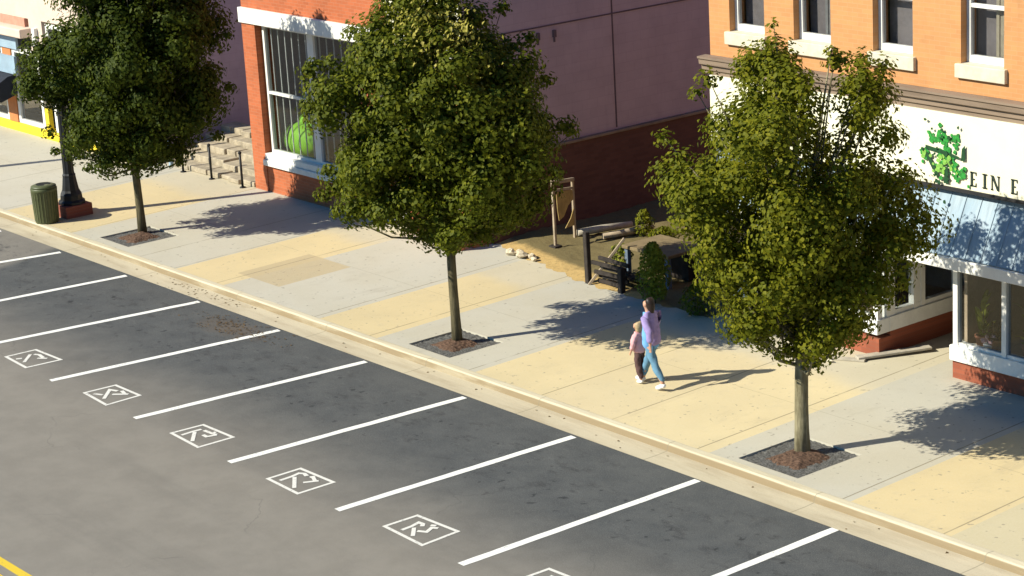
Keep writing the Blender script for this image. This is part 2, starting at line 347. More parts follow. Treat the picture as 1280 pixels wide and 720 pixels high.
# ---------------------------------------------------------------- setting
MB().flat([(-400,-400,-.05),(400,-400,-.05),(400,400,-.05),(-400,400,-.05)]).build('ground', 'earth', kind='structure')
road = MB().flat([(-90,-40,0),(120,-40,0),(120,.42,0),(-90,.42,0)]).build('road', 'asphalt', kind='structure')
def ribbon(pts, wd, z, jit=0., closed=False, mb=None):
    mb = mb or MB(); pts = [Vector((p[0], p[1])) for p in pts]; n = len(pts)
    rn = random.Random(int(pts[0].x*100)); L, Rr = [], []
    for i, p in enumerate(pts):
        a = pts[(i-1) % n] if (closed or i) else p; b = pts[(i+1) % n] if (closed or i < n-1) else p
        d1 = (p-a).normalized() if (p-a).length else (b-p).normalized(); d2 = (b-p).normalized() if (b-p).length else d1
        t = (d1+d2).normalized(); nn = Vector((-t.y, t.x)); k = wd/2/max(.5, nn.dot(Vector((-d1.y, d1.x))))
        L.append(mb.b.verts.new((*(p+nn*(k+rn.uniform(-jit, jit))), z))); Rr.append(mb.b.verts.new((*(p-nn*(k+rn.uniform(-jit, jit))), z)))
    for i in range(n if closed else n-1):
        j = (i+1) % n; mb.b.faces.new((L[i], L[j], Rr[j], Rr[i]))
    return mb
def densify(a, b, step=.25):
    n = max(2, int(math.dist(a, b)/step)); return [(a[0]+(b[0]-a[0])*i/n, a[1]+(b[1]-a[1])*i/n) for i in range(n+1)]
LINES = [((.03,-.07),(-.9,-4.2)), ((2.76,-.05),(2.2,-4.25)), ((5.52,-.04),(4.92,-4.28)), ((8.27,-.03),(7.74,-4.3)), ((10.98,-.03),(10.58,-4.28)), ((13.75,-.03),(13.49,-4.3)),
         ((16.47,-.03),(16.32,-4.27)), ((19.18,0),(19.15,-4.23)), ((21.84,.05),(21.88,-4.25)), ((24.5,.03),(24.6,-4.25)), ((-2.7,-.07),(-3.6,-4.2))]
for a, b in LINES: ribbon(densify(a, b), .14, .004, .006).build('stall_line', 'white_paint', road)
SYM = [[(1, [(5.86, -4.21), (5.89, -3.63), (6.81, -3.6), (6.75, -4.26)]), (0, [(6.14, -4.14), (6.19, -4.05)]), (0, [(6.09, -3.84), (6.43, -4.13)]), (0, [(6.14, -3.79), (6.24, -3.74), (6.45, -3.77)]), (0, [(6.4, -3.86), (6.54, -3.74)])], [(1, [(8.77, -4.22), (8.81, -3.64), (9.63, -3.63), (9.65, -4.28)]), (0, [(8.95, -4.13), (9.12, -4.06)]), (0, [(9.32, -4.14), (8.97, -3.84), (9.13, -3.78)]), (0, [(9.22, -3.93), (9.42, -3.74)]), (0, [(9.18, -3.73), (9.38, -3.78)])], [(1, [(11.65, -4.24), (11.69, -3.67), (12.58, -3.65), (12.57, -4.29)]), (0, [(11.87, -4.17), (11.86, -3.96), (11.87, -3.81)]), (0, [(11.9, -3.95), (12.25, -4.2)]), (0, [(11.95, -3.81), (12.07, -3.8), (12.19, -3.8), (12.27, -3.77)]), (0, [(12.12, -3.93), (12.24, -3.94), (12.29, -3.78)]), (0, [(12.19, -3.8), (12.15, -3.72)])], [(1, [(14.51, -4.28), (14.51, -3.69), (15.38, -3.67), (15.38, -4.31)]), (0, [(14.72, -4.19), (14.71, -3.97), (14.68, -3.83), (14.75, -3.78), (14.86, -3.81)]), (0, [(14.76, -3.96), (15.14, -4.21)]), (0, [(15.05, -4.0), (15.16, -3.8)]), (0, [(14.94, -3.81), (14.98, -3.74)]), (0, [(14.93, -3.76), (15.13, -3.84)])], [(1, [(17.3, -4.16), (17.31, -3.59), (18.22, -3.55), (18.26, -4.2)]), (0, [(17.6, -4.07), (17.59, -3.89), (17.55, -3.74), (17.64, -3.73), (17.7, -3.79)]), (0, [(17.66, -3.9), (17.89, -4.09)]), (0, [(17.79, -3.94), (17.91, -3.87), (17.84, -3.73), (17.92, -3.68)]), (0, [(17.76, -3.69), (17.83, -3.65)])]]
SYM.append([(c, [(x+2.78, y+.09) for x, y in s]) for c, s in SYM[4]])
SYM.append([(c, [(x-2.9, y+.02) for x, y in s]) for c, s in SYM[0]])
for S in SYM:
    mb = MB(); cx = sum(p[0] for p in S[0][1])/4; cy = sum(p[1] for p in S[0][1])/4; zz = .004
    for i, (c, pts) in enumerate(S):
        if c:
            p4 = [(p[0]*.97+cx*.03, p[1]*.97+cy*.03) for p in pts]
            ribbon(p4, .055, zz, 0, True, mb)
        else: ribbon(pts, .062, zz+.0006*i, .004, False, mb)
    mb.build('bay_symbol', 'faded_paint', road)
for yy, wd in ((-8.55, .13), (-8.83, .13)): ribbon(densify((-60, yy), (90, yy-.0), 1.), wd, .004, .008).build('centre_line', 'yellow_paint', road)

# gutter pan, kerb, pavement
gx = [-80, 110]
g = MB(); nseg = 190
for i in range(nseg):
    x0 = -80+i; z0 = .006
    g.b.faces.new([g.b.verts.new(p) for p in ((x0,0.02,.006),(x0+1,.02,.006),(x0+1,.30,.002+.004),(x0,.30,.006))])
    g.b.faces.new([g.b.verts.new(p) for p in ((x0,.30,.006),(x0+1,.30,.006),(x0+1,.5,.016),(x0,.5,.016))])
g.build('gutter', 'gutter', kind='structure')
k = MB()
prof = [(.47,-.04),(.49,.06),(.505,.10),(.52,.12),(.54,.127),(.63,.127),(.66,.122),(.66,-.04)]
xs = [-80+i*.5 for i in range(381)]
rn = random.Random(3)
rows = [[k.b.verts.new((x, y+rn.uniform(-.004,.004), z + (rn.uniform(-.003,.003) if z > 0 else 0))) for y, z in prof] for x in xs]
for A, B in zip(rows, rows[1:]):
    for i in range(len(prof)-1): k.b.faces.new((A[i], B[i], B[i+1], A[i+1]))
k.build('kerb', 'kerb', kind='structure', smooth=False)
PITS = [(.0,1.2,.88,2.08), (11.03,12.2,.84,2.0), (19.18,20.38,.80,2.1)]
sw = MB()
X = sorted({-80, 110, *[p[0] for p in PITS], *[p[1] for p in PITS]})
def slab(x0, x1, y0, y1): sw.box(x0, x1, y0, y1, -.04, ZP)
for x0, x1 in zip(X, X[1:]):
    pit = [p for p in PITS if p[0] == x0]
    if pit: slab(x0, x1, .662, pit[0][2]); slab(x0, x1, pit[0][3], 6.3)
    else: slab(x0, x1, .662, 6.3)
sw.build('pavement', 'paving', kind='structure')
ent = MB().box(17.5, 19.02, 6.301, 7.7, -.04, .119).build('entry_floor', 'paving', kind='structure')

# vacant lot: packed earth, uneven
def lot():
    rn = np.random.RandomState(5); nx, ny = 56, 80; vs = []; fs = []
    x0, x1, y1 = 6.93, 13.8, 17.
    for j in range(ny+1):
        for i in range(nx+1):
            x = x0+(x1-x0)*i/nx
            e = 5.95 - (x-6.9)*.19 if x < 10.5 else 5.27
            e += .05*math.sin(x*7.3)+.04*math.sin(x*17.1)
            y = e+(y1-e)*(j/ny)**1.3
            d = y-e; z = ZP+.003+min(d, .5)*.10+.02*math.sin(x*2.1+y*1.7)*min(d, 1)+.012*rn.randn()*min(d, 1)
            vs.append((x, y, z))
    for j in range(ny):
        for i in range(nx):
            a = j*(nx+1)+i; fs.append((a, a+1, a+nx+2, a+nx+1))
    o = raw('lot_ground', vs, fs, 'dirt', smooth=True); o['kind'] = 'structure'
lot()
MB().box(6.93, 13.8, 6.302, 40, -.04, ZP-.01).build('lot_base', 'earth', kind='structure')

# ---------------------------------------------------------------- left building (red-orange brick corner shop)
LB = thing('brick_building', (-1.15, 5.46, ZP), 'red orange brick shop building with mauve painted side wall facing the vacant lot', 'building')
x0, x1, y0, y1, H = -1.15, 6.9, 5.46, 17., 7.4
wm = MB()
wm.box(-1.15, -.62, y0, y0+.45, ZP-.1, 3.88)             # left pier
wm.box(-1.15, x1-.02, y0+.03, y0+.4, 4.22, H)            # wall above the header
wm.box(-.62, 3.3, y0+.02, y0+.35, ZP-.1, .73)            # bulkhead
wm.box(3.3, 3.75, y0, y0+.45, ZP-.1, 3.88)
wm.box(4.75, 5.0, y0, y0+.45, ZP-.1, 3.88)
wm.box(5.0, 6.5, y0+.02, y0+.35, ZP-.1, .73)
wm.box(6.5, x1-.02, y0, y0+.45, ZP-.1, 3.88)
wm.build('wall', 'red_brick', LB)
sidew = MB().box(x1-.3, x1, y0+.46, y1, 1.86, H).box(x1-.018, x1+.001, y0+.001, y0+.459, 1.86, H)
side = sidew.build('painted_side_wall', 'mauve', LB)
dw = MB()
dw.box(x1+.002, x1+.014, y0+.03, y1, 4.235, 4.262); dw.box(x1+.002, x1+.012, 9.28, 9.31, 1.9, H); dw.box(x1+.002, x1+.012, 13.2, 13.23, 1.9, H)
dw.build('wall_joint', 'dark_wall', side)
for yy in (7.3, 7.72):
    MB().box(x1+.002, x1+.05, yy, yy+.07, 4.0, 4.14).box(x1+.002, x1+.03, yy+.02, yy+.05, 3.9, 3.999).build('wall_anchor', 'dark_wall', LB)
pl = MB().box(x1-.3, x1+.06, y0+.46, y1, ZP-.1, 1.8).build('brick_plinth', 'brown_brick', LB)
MB().box(x1-.3, x1+.10, y0+.44, y1, 1.80, 1.857, .012).build('ledge', 'brown_brick', LB).data.materials[0] = M['cornice']
back = MB(); back.box(x0, x0+.25, y0+.46, y1, ZP-.1, H); back.box(x0+.25, x1-.3, y1-.3, y1, ZP-.1, H); back.box(x0+.25, x1-.301, y0+.41, y1-.3, H-.35, H-.15)
back.build('rear_wall', 'mauve', LB)
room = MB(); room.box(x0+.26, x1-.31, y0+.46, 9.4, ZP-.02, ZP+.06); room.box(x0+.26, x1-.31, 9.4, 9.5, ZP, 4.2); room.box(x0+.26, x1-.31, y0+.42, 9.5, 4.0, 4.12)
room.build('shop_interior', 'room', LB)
MB().box(-1.19, x1+.004, y0-.05, y0+.41, 3.882, 4.218, .01).build('header_band', 'white', LB)
MB().box(4.4, x1+.004, y0-.03, y0+.028, 4.30, 5.35, .01).build('blank_sign_board', 'cream', LB)
MB().box(-.64, 3.32, y0-.07, y0+.2, .735, .86, .012).box(-.61, 3.29, y0-.02, y0+.2, .862, 1.0, .012).build('window_sill', 'white', LB)
MB().box(4.98, 6.52, y0-.07, y0+.2, .735, .86, .012).box(5.0, 6.5, y0-.02, y0+.2, .862, 1.0, .012).build('window_sill', 'white', LB)
def shopwin(xa, xb, za, zb, y, mulls, parent, transom=None, gl='glass', trim='white', wd=.07):
    fr = MB(); fr.box(xa, xa+wd, y, y+.1, za, zb); fr.box(xb-wd, xb, y, y+.1, za, zb); fr.box(xa+wd, xb-wd, y, y+.1, zb-wd, zb); fr.box(xa+wd, xb-wd, y, y+.1, za, za+wd)
    for mx, mwid in mulls: fr.box(mx-mwid/2, mx+mwid/2, y-.004, y+.096, za+wd, zb-wd)
    if transom: fr.box(xa+wd, transom[1], y+.006, y+.09, transom[0]-.03, transom[0]+.03)
    o = fr.build('window', trim, parent)
    MB().box(xa+wd*.5, xb-wd*.5, y+.045, y+.053, za+wd*.5, zb-wd*.5).build('pane', gl, o)
    return o
sw1 = shopwin(-.55, 3.29, 1.0, 3.88, y0+.14, [(1.33, .24)], LB, (2.36, 1.2))
sl = MB()
for i in range(14): sl.box(-.40+i*.27, -.378+i*.27, y0+.26, y0+.28, 1.02, 3.86)
sl.build('blind_slat', 'white', sw1)
MB().box(3.75, 3.83, y0+.12, y0+.22, ZP, 3.88).box(4.67, 4.75, y0+.12, y0+.22, ZP, 3.88).box(3.83, 4.67, y0+.12, y0+.22, 2.4, 2.5).box(3.83,4.67,y0+.13,y0+.2,ZP+.06,.4).build('door', 'white', LB)
MB().box(3.83, 4.67, y0+.16, y0+.17, .4, 3.88).build('door_pane', 'dark_glass', LB)
shopwin(5.0, 6.5, 1.0, 3.88, y0+.14, [(5.75, .08)], LB, gl='dark_glass')
# display inside the window
bb = thing('bean_bag_chair', (-.1, 6.15, ZP+.06), 'lime green rounded bean bag chair behind the brick shop window', 'chair')
b = MB(); b.blob((-.1, 6.15, 1.24), .52, 4, .004, 1, (1.35, .66, .78)).blob((-.1, 6.32, 1.5), .4, 4, .004, 2, (1.2, .5, .8)); body = b.build('cushion', 'lime', bb, True)
s = MB()
for k_ in (-.3, -.12):
    pts = []
    for i in range(25):
        a = math.pi*i/24; q_ = math.sqrt(max(.02, 1-(k_/.52)**2)); pts.append((-.1+k_*1.35+.05*math.sin(a), 6.15-.355*math.sin(a)*q_, 1.24+.42*math.cos(a)*q_))
    s.tube(pts, .022, 6)
s.build('seam', 'charcoal', body)
MB().box(-.88, .75, 5.85, 6.6, ZP+.061, .87).build('display_plinth', 'room', bb)
ps = thing('display_poster', (.74, 5.88, ZP+.06), 'white and blue poster standing in the brick shop window above the green bean bag', 'poster')
MB().box(.48, 1.02, 5.86, 5.88, 1.8, 2.45).build('sheet', 'poster', ps); MB().box(.58, .82, 5.85, 5.858, 1.88, 2.40).build('blue_stripe', 'blue', ps)
MB().tube([(.75, 5.90, ZP+.061), (.75, 5.90, 2.4)], .015, 8).build('stand', 'charcoal', ps)

# ---------------------------------------------------------------- right building (orange brick, cream sign, blue-grey awning)
XA, XB, YF, YB, H2 = 13.84, 27., 5.5, 17., 8.4
RB = thing('brick_building', (XA, YF, ZP), 'orange brick two storey building with white sash windows and a grey blue shop awning', 'building')
WX = [14.33, 15.82, 17.54, 19.31, 20.95, 22.6, 24.25]; WW = .82; WZ0, WZ1 = 5.17, 6.95
up = MB()
up.box(XA, XB, YF, YF+.35, 4.72, WZ0-.22); up.box(XA, XB, YF, YF+.35, WZ1, H2)
ed = [XA]+[e for x in WX for e in (x, x+WW)]+[XB]
for i in range(0, len(ed), 2): up.box(ed[i], ed[i+1], YF, YF+.35, WZ0-.22, WZ1)
up.build('wall', 'orange_brick', RB)
lo = MB(); lo.box(XA, XA+.3, YF+.352, YB, ZP-.1, H2); lo.box(XB-.3, XB, YF+.352, YB, ZP-.1, H2); lo.box(XA+.3, XB-.3, YB-.3, YB, ZP-.1, H2); lo.box(XA+.3, XB-.3, YF+.352, YB-.3, H2-.4, H2-.2)
lo.build('outer_wall', 'orange_brick', RB)
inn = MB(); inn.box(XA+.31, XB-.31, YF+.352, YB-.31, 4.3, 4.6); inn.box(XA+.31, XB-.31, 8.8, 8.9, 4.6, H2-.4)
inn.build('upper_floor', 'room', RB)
for i, x in enumerate(WX):
    y = YF+.13; za, zb = WZ0, WZ1
    fr = MB(); q = .075
    fr.box(x+.002, x+q, y, y+.09, za, zb); fr.box(x+WW-q, x+WW-.002, y, y+.09, za, zb); fr.box(x+q, x+WW-q, y, y+.09, za, za+.11); fr.box(x+q, x+WW-q, y, y+.09, zb-q, zb)
    fr.box(x+q, x+WW-q, y+.012, y+.07, za+.83, za+.89)
    o = fr.build('window', 'white', RB)
    MB().box(x+q*.6, x+WW-q*.6, y+.04, y+.047, za+.06, zb-.04).build('pane', 'dark_glass', o)
    MB().box(x-.07, x+WW+.07, YF-.07, YF+.2, WZ0-.218, WZ0-.004, .012).build('sill', 'stone', o)
    MB().box(x+.02, x+WW-.02, YF+.37, YF+.39, za, zb).build('blind', 'blind', o)
    cm = MB()
    nf = 5 if i % 2 else 3
    for j in range(nf):
        xx = x+WW-.1-.06*j; cm.box(xx-.03, xx+.026, y+.14+.02*(j % 2), y+.16+.02*(j % 2), za+.1, zb)
    cm.build('curtain', 'tan_curtain' if i == 3 else 'curtain', o)
cn = MB(); prof = [(0,4.40),(-.06,4.40),(-.06,4.46),(-.10,4.48),(-.10,4.55),(-.16,4.58),(-.17,4.66),(-.20,4.68),(-.20,4.715),(0,4.718)]
vs = [[cn.b.verts.new((x, YF+a, z)) for a, z in prof] for x in (XA-.12, XB+.1)]
for i in range(len(prof)): cn.b.faces.new((vs[0][i], vs[0][(i+1) % len(prof)], vs[1][(i+1) % len(prof)], vs[1][i]))
cn.b.faces.new(vs[0][::-1]); cn.b.faces.new(vs[1])
cn.build('cornice', 'cornice', RB)
# shop front: two glazed bays with a recessed entry between
FY = 5.58
hd = MB().box(XA+.01, XB-.01, YF+.06, YF+.34, 2.06, 4.396).build('shopfront_header', 'white', RB)
def bay(xa, xb, posts, ret=None):
    bk = MB().box(xa, xb, FY+.02, FY+.3, ZP-.05, .42)
    if ret: bk.box(xb-.28, xb, FY+.3, 7.6, ZP-.05, .50)
    bk.build('bulkhead', 'red_bulk', RB)
    zs = .42 if not ret else .50
    if ret: MB().box(xa, xb-.28, FY+.03, FY+.29, .42, .5).build('bulkhead', 'red_bulk', RB)
    sp = MB().box(xa-.02, xb+.02, FY-.04, FY+.26, zs, zs+.25, .012)
    if ret: sp.box(xb-.3, xb+.02, FY+.262, 7.6, zs+.001, zs+.25, .01)
    sp.build('sill_panel', 'white', RB)
    z0 = zs+.25
    fr = MB()
    for p_ in posts: fr.box(p_-.045, p_+.045, FY+.0, FY+.11, z0, 2.06)
    fr.box(posts[0]+.045, posts[-1]-.045, FY+.02, FY+.1, z0, z0+.05)
    fr.box(posts[0]+.045, posts[-1]-.045, FY+.02, FY+.1, 2.0, 2.06)
    o = fr.build('window', 'white', RB)
    MB().box(posts[0]+.02, posts[-1]-.02, FY+.055, FY+.062, z0+.02, 2.05).build('pane', 'glass', o)
    if ret:
        fr = MB()
        for yy, hw in ((FY+.26, .10), (6.44, .05), (6.62, .05), (7.52, .08)): fr.box(xb-.11, xb, yy-hw+.05, yy+hw+.05, z0+.001, 2.06)
        fr.box(xb-.1, xb-.02, 6.5, 6.66, z0+.001, 2.06)
        fr.box(xb-.1, xb-.01, FY+.4, 7.5, z0, z0+.08)
        o = fr.build('window', 'white', RB)
        MB().box(xb-.06, xb-.053, FY+.3, 7.55, z0+.04, 2.05).build('pane', 'dark_glass', o)
bay(XA+.02, 17.5, [13.95, 15.2, 16.4, 17.45], True)
bay(19.05, XB-.02, [19.12, 20.08, 21.05, 22.0, 23.0, 24.0, 25.0, 26.9])
ins = MB(); ins.box(XA+.31, 17.18, FY+.31, 8.8, ZP-.02, .3); ins.box(19.06, XB-.31, FY+.31, 8.8, ZP-.02, .3); ins.box(XA+.31, XB-.31, 8.81, 8.9, ZP, 4.29)
ins.box(19.04, 19.10, FY+.31, 7.6, ZP, 2.06); ins.box(XA+.31, XB-.31, YF+.35, 8.8, 2.9, 3.0); ins.box(17.2, 19.1, 7.78, 7.84, 2.3, 2.9)
ins.box(19.11, XB-.32, 5.75, 6.3, .52, .60)
ins.build('shop_interior', 'warm_room', RB)
dr = MB(); dr.box(17.5, 17.58, 7.62, 7.7, ZP, 2.3); dr.box(18.98, 19.04, 7.62, 7.7, ZP, 2.3); dr.box(17.58, 18.98, 7.62, 7.7, 2.2, 2.3); dr.box(17.58, 18.98, 7.63, 7.69, ZP, .45)
d_ = dr.build('door', 'charcoal', RB); MB().box(17.58, 18.98, 7.655, 7.662, .45, 2.2).build('pane', 'dark_glass', d_); MB().tube([(18.2,7.58,.9),(18.2,7.58,1.3)], .015, 8).build('handle', 'stone', d_)
# awning
aw = MB(); AY0, AZ0, AY1, AZ1 = YF+.03, 3.16, 5.10, 2.27
ax0, ax1 = 14.0, XB-.05
aw.poly([(ax0, AY0, AZ0), (ax0, AY1, AZ1), (ax0, AY1+.02, AZ1-.03), (ax0, AY0, AZ0-.04)], (ax1-ax0, 0, 0))
awo = aw.build('awning', 'awning', RB)
rb = MB(); nx = int((ax1-ax0)/.3)
for i in range(nx+1):
    x = ax0+.02+i*.3; rb.beam((x, AY0-.004, AZ0+.0), (x, AY1-.004, AZ1+.004), .016, .02)
rb.build('standing_seam', 'awning', awo)
MB().box(ax0-.01, ax1+.01, AY1-.05, AY1-.005, AZ1-.20, AZ1-.015, .008).build('fascia', 'white', awo)
# sign
SG = thing('shop_sign', (13.9, 5.44, 3.24), 'cream shop sign with a green tree emblem and dark letters above the awning', 'sign')
MB().box(13.9, 26.8, 5.40, 5.50, 3.26, 4.397, .008).build('panel', 'cream', SG)
MB().box(13.88, 26.82, 5.385, 5.52, 3.205, 3.258).build('drip_edge', 'charcoal', SG)
em = thing_em = MB()
ex, ez = 19.06, 3.73
rn = random.Random(11)
def disc(mb, x, z, r_, y=5.394, n=9, jit=.3, dy=.006):
    pts = [(x+r_*(1+rn.uniform(-jit, jit))*math.cos(2*math.pi*k/n), y-.001-dy, z+r_*(1+rn.uniform(-jit, jit))*math.sin(2*math.pi*k/n)) for k in range(n)]
    mb.poly(pts, (0, dy, 0))
ii = 0
for (ca, cb, sa, sb, cnt) in ((-.14,.26,.10,.06,34),(.03,.31,.06,.04,10),(.23,.22,.05,.07,16),(.03,.02,.10,.06,24),(-.36,.0,.05,.08,10),(.33,-.24,.08,.07,22),(.17,-.12,.07,.05,8),(-.1,-.22,.07,.07,10)):
    for i in range(cnt):
        ii += 1; disc(em, ex+rn.gauss(ca, sa), ez+rn.gauss(cb, sb), rn.uniform(.025, .046), 5.394-.00015*ii, rn.choice((4, 5, 6)), .45)
emo = em.build('emblem', 'green_logo', SG)
e2 = MB()
for i in range(30): disc(e2, ex+rn.gauss(.03, .10), ez+rn.gauss(-.15, .08), rn.uniform(.022, .042), 5.372-.0004*i, 6, .4)
for i in range(6): disc(e2, ex-.38+rn.gauss(0, .03), ez+.02*i-.06, .035, 5.372-.0004*i, 6, .4)
e2.build('pale_leaves', 'lime_logo', emo)
e3 = MB()
e3.poly([(ex-.34, 5.366, ez+.07), (ex+.0, 5.366, ez+.03), (ex+.32, 5.366, ez-.01), (ex+.32, 5.366, ez+.03), (ex, 5.366, ez+.09), (ex-.34, 5.366, ez+.13)], (0, .006, 0))
e3.poly([(ex+.36, 5.366, ez-.03), (ex+.44, 5.366, ez-.02), (ex+.44, 5.366, ez+.22), (ex+.38, 5.366, ez+.16)], (0, .006, 0))
e3.poly([(ex-.36, 5.366, ez+.0), (ex-.16, 5.366, ez-.3), (ex-.08, 5.366, ez-.36), (ex-.1, 5.366, ez-.24), (ex-.3, 5.366, ez+.02)], (0, .006, 0))
e3.poly([(ex+.02, 5.366, ez-.42), (ex+.12, 5.366, ez-.42), (ex+.1, 5.366, ez-.16), (ex+.04, 5.366, ez-.16)], (0, .006, 0))
for i in range(26): disc(e3, ex+rn.gauss(.02, .2), ez+rn.gauss(-.02, .24), rn.uniform(.015, .04), 5.362-.0004*i, 5, .4)
e3.build('branch', 'dark_logo', emo)
def letter(ch, x, z, h):
    mb = MB(); w_ = h*.62; t = h*.17; s_ = h*.07; y = 5.386
    def rc(a, b_, c, d): mb.box(x+a, x+b_, y, y+.012, z+c, z+d)
    if ch == 'I': rc(w_*.3, w_*.3+t, 0, h); rc(w_*.12, w_*.48+t, 0, s_) ; rc(w_*.12, w_*.48+t, h-s_, h)
    elif ch == 'E':
        rc(.08*w_, .08*w_+t, 0, h); rc(0, w_*.85, 0, s_*1.1); rc(0, w_*.85, h-s_*1.1, h); rc(.08*w_+t, w_*.62, h*.47, h*.47+s_)
        rc(w_*.77, w_*.85, s_, h*.25); rc(w_*.77, w_*.85, h*.78, h-s_)
    elif ch == 'N':
        rc(.1*w_, .1*w_+s_, 0, h); rc(w_, w_+s_, 0, h); rc(0, w_*.3, 0, s_); rc(w_*.85, w_*1.2, h-s_, h); rc(-.05*w_, .2*w_, h-s_, h)
        mb.poly([(x+.08*w_, y-.004, z+h), (x+.08*w_+t, y-.004, z+h), (x+w_+s_, y-.004, z), (x+w_+s_-t*.8, y-.004, z)], (0, .01, 0))
    return mb.build('letter', 'lettering', SG)
for ch, lx in (('E', 19.58), ('I', 19.80), ('N', 19.98), ('E', 20.36), ('I', 20.60), ('N', 20.80), ('E', 21.10)): letter(ch, lx, 3.335, .225)

# plants in the right shop window
def sprig(name, loc, label, n=22, h=.6, spread=.28, mat='leaf_b', pot=True, potmat='terracotta', group=None, seed=1, leafw=.045, leafl=.28):
    t = thing(name, loc, label, 'plant', group); rn = random.Random(seed); z0 = loc[2]
    if pot:
        MB().lathe((loc[0], loc[1], z0), [(.08,0),(.12,.2),(.13,.2),(.13,.23),(.11,.23),(.1,.19)], 16).build('pot', potmat, t, False); z0 += .18
    vs, fs = [], []
    for i in range(n):
        a = rn.uniform(0, 6.28); tilt = rn.uniform(.1, 1.1); l = leafl*rn.uniform(.7, 1.4); st = rn.uniform(0, h-.1)*(.3 if tilt > .8 else 1)
        d = Vector((math.cos(a)*math.sin(tilt), math.sin(a)*math.sin(tilt), math.cos(tilt)))
        p = Vector((loc[0]+math.cos(a)*.02, loc[1]+math.sin(a)*.02, z0+st)); sd = d.cross(Vector((0,0,1))).normalized()*leafw
        q = len(vs); droop = Vector((0,0,-.08))
        for k_, (s1, w1) in enumerate(((0,.25),(.35,1),(.75,.7),(1,.05))):
            c = p+d*l*s1+droop*s1*s1; vs += [tuple(c-sd*w1-Vector(loc)), tuple(c+sd*w1-Vector(loc))]
            if k_: fs.append((q+2*k_-2, q+2*k_-1, q+2*k_+1, q+2*k_))
    raw('foliage', vs, fs, mat, t); 
    MB().tube([(loc[0], loc[1], z0-.03), (loc[0]+.01, loc[1], z0+h*.8)], [.014, .006], 6).build('stem', 'bark', t)
    return t
sprig('potted_plant', (19.42, 5.88, .60), 'tall spiky potted plant behind the glass beside the recessed shop entry', 34, .75, mat='leaf_y', seed=4)
sprig('potted_plant', (19.72, 5.86, .60), 'small red pot plant low behind the glass beside the recessed shop entry', 24, .28, mat='leaf_dry', seed=5)
sprig('potted_plant', (20.3, 5.92, .60), 'leafy potted plant behind the second pane right of the shop entry', 30, .7, mat='leaf_y', seed=6)

fw = thing('flower_pot', (19.62, 5.80, .60), 'low pot of pink blossoms at the glass beside the recessed shop entry', 'plant')
MB().lathe((19.62, 5.80, .60), [(.06,0),(.09,.12),(.10,.12),(.10,.14),(.08,.13)], 14).build('pot', 'white', fw)
fb = MB(); rn = random.Random(4)
for i in range(18): fb.blob((19.62+rn.uniform(-.12,.12), 5.80+rn.uniform(-.07,.07), .78+rn.uniform(-.03,.1)), .035, 1, .2, i)
fb.build('blossoms', 'pinkpot', fw)
# planks and rubble at the entry
t = thing('plank', (17.6, 5.7, ZP), 'long pale plank lying on the paving at the recessed shop entry', 'plank'); 
MB().beam((17.36, 5.22, ZP+.05), (17.9, 6.38, ZP+.07), .17, .04, .006).build('board', 'pale_timber', t)
MB().beam((17.30, 5.20, ZP+.012), (17.82, 6.36, ZP+.012), .05, .022).build('batten', 'timber', t)
t = thing('plank', (17.2, 5.15, ZP), 'short pale board lying on the paving in front of the shop corner', 'plank')
MB().beam((17.0, 5.03, ZP+.02), (17.5, 5.28, ZP+.02), .12, .035, .005).build('board', 'pale_timber', t)
for i, (x, y, r_, lb) in enumerate(((16.75, 4.98, .10, 'largest white rubble lump on the paving left of the shop corner'), (16.95, 4.93, .07, 'mid sized white rubble lump between the others near the shop corner'), (17.1, 4.86, .05, 'smallest white rubble lump nearest the short pale board'))):
    meta(MB().blob((x, y, ZP+r_*.5), r_, 2, .22, 30+i, (1.3, .9, .65)).build('rubble_lump', 'stone', None, org=(x, y, ZP)), lb, 'rubble', 'rubble by the shop corner')

# ---------------------------------------------------------------- vacant lot things
sf = thing('sign_frame', (8.2, 6.6, ZP), 'wooden post frame with torn tan canvas standing in the vacant lot', 'sign frame')
for (x, y, h_) in ((8.23, 6.45, 1.40), (7.93, 7.2, 1.26)): MB().beam((x, y, ZP-.05), (x, y, ZP+h_), .052, .052, .005).build('post', 'timber', sf)
MB().beam((8.24, 6.42, 1.47), (7.92, 7.24, 1.34), .05, .07, .005).beam((8.22, 6.47, 1.30), (7.94, 7.19, 1.18), .03, .05).build('rail', 'timber', sf)
cv = MB()
P_ = lambda s_, z: (8.225-.29*s_, 6.47+.73*s_, z)
cv.poly([P_(.12,1.25), P_(.95,1.15), P_(.97,.95), P_(.7,.88), P_(.45,.70), P_(.2,.66), P_(.14,.9)], (.012, .004, 0))
cv.poly([P_(.98,.78), P_(.99,.42), P_(.5,.45), P_(.8,.6)], (.012, .004, 0))
cv.build('canvas', 'tarp', sf)
MB().box(8.12, 8.33, 6.36, 6.54, ZP+.03, ZP+.09, .01).build('foot', 'dark_timber', sf)

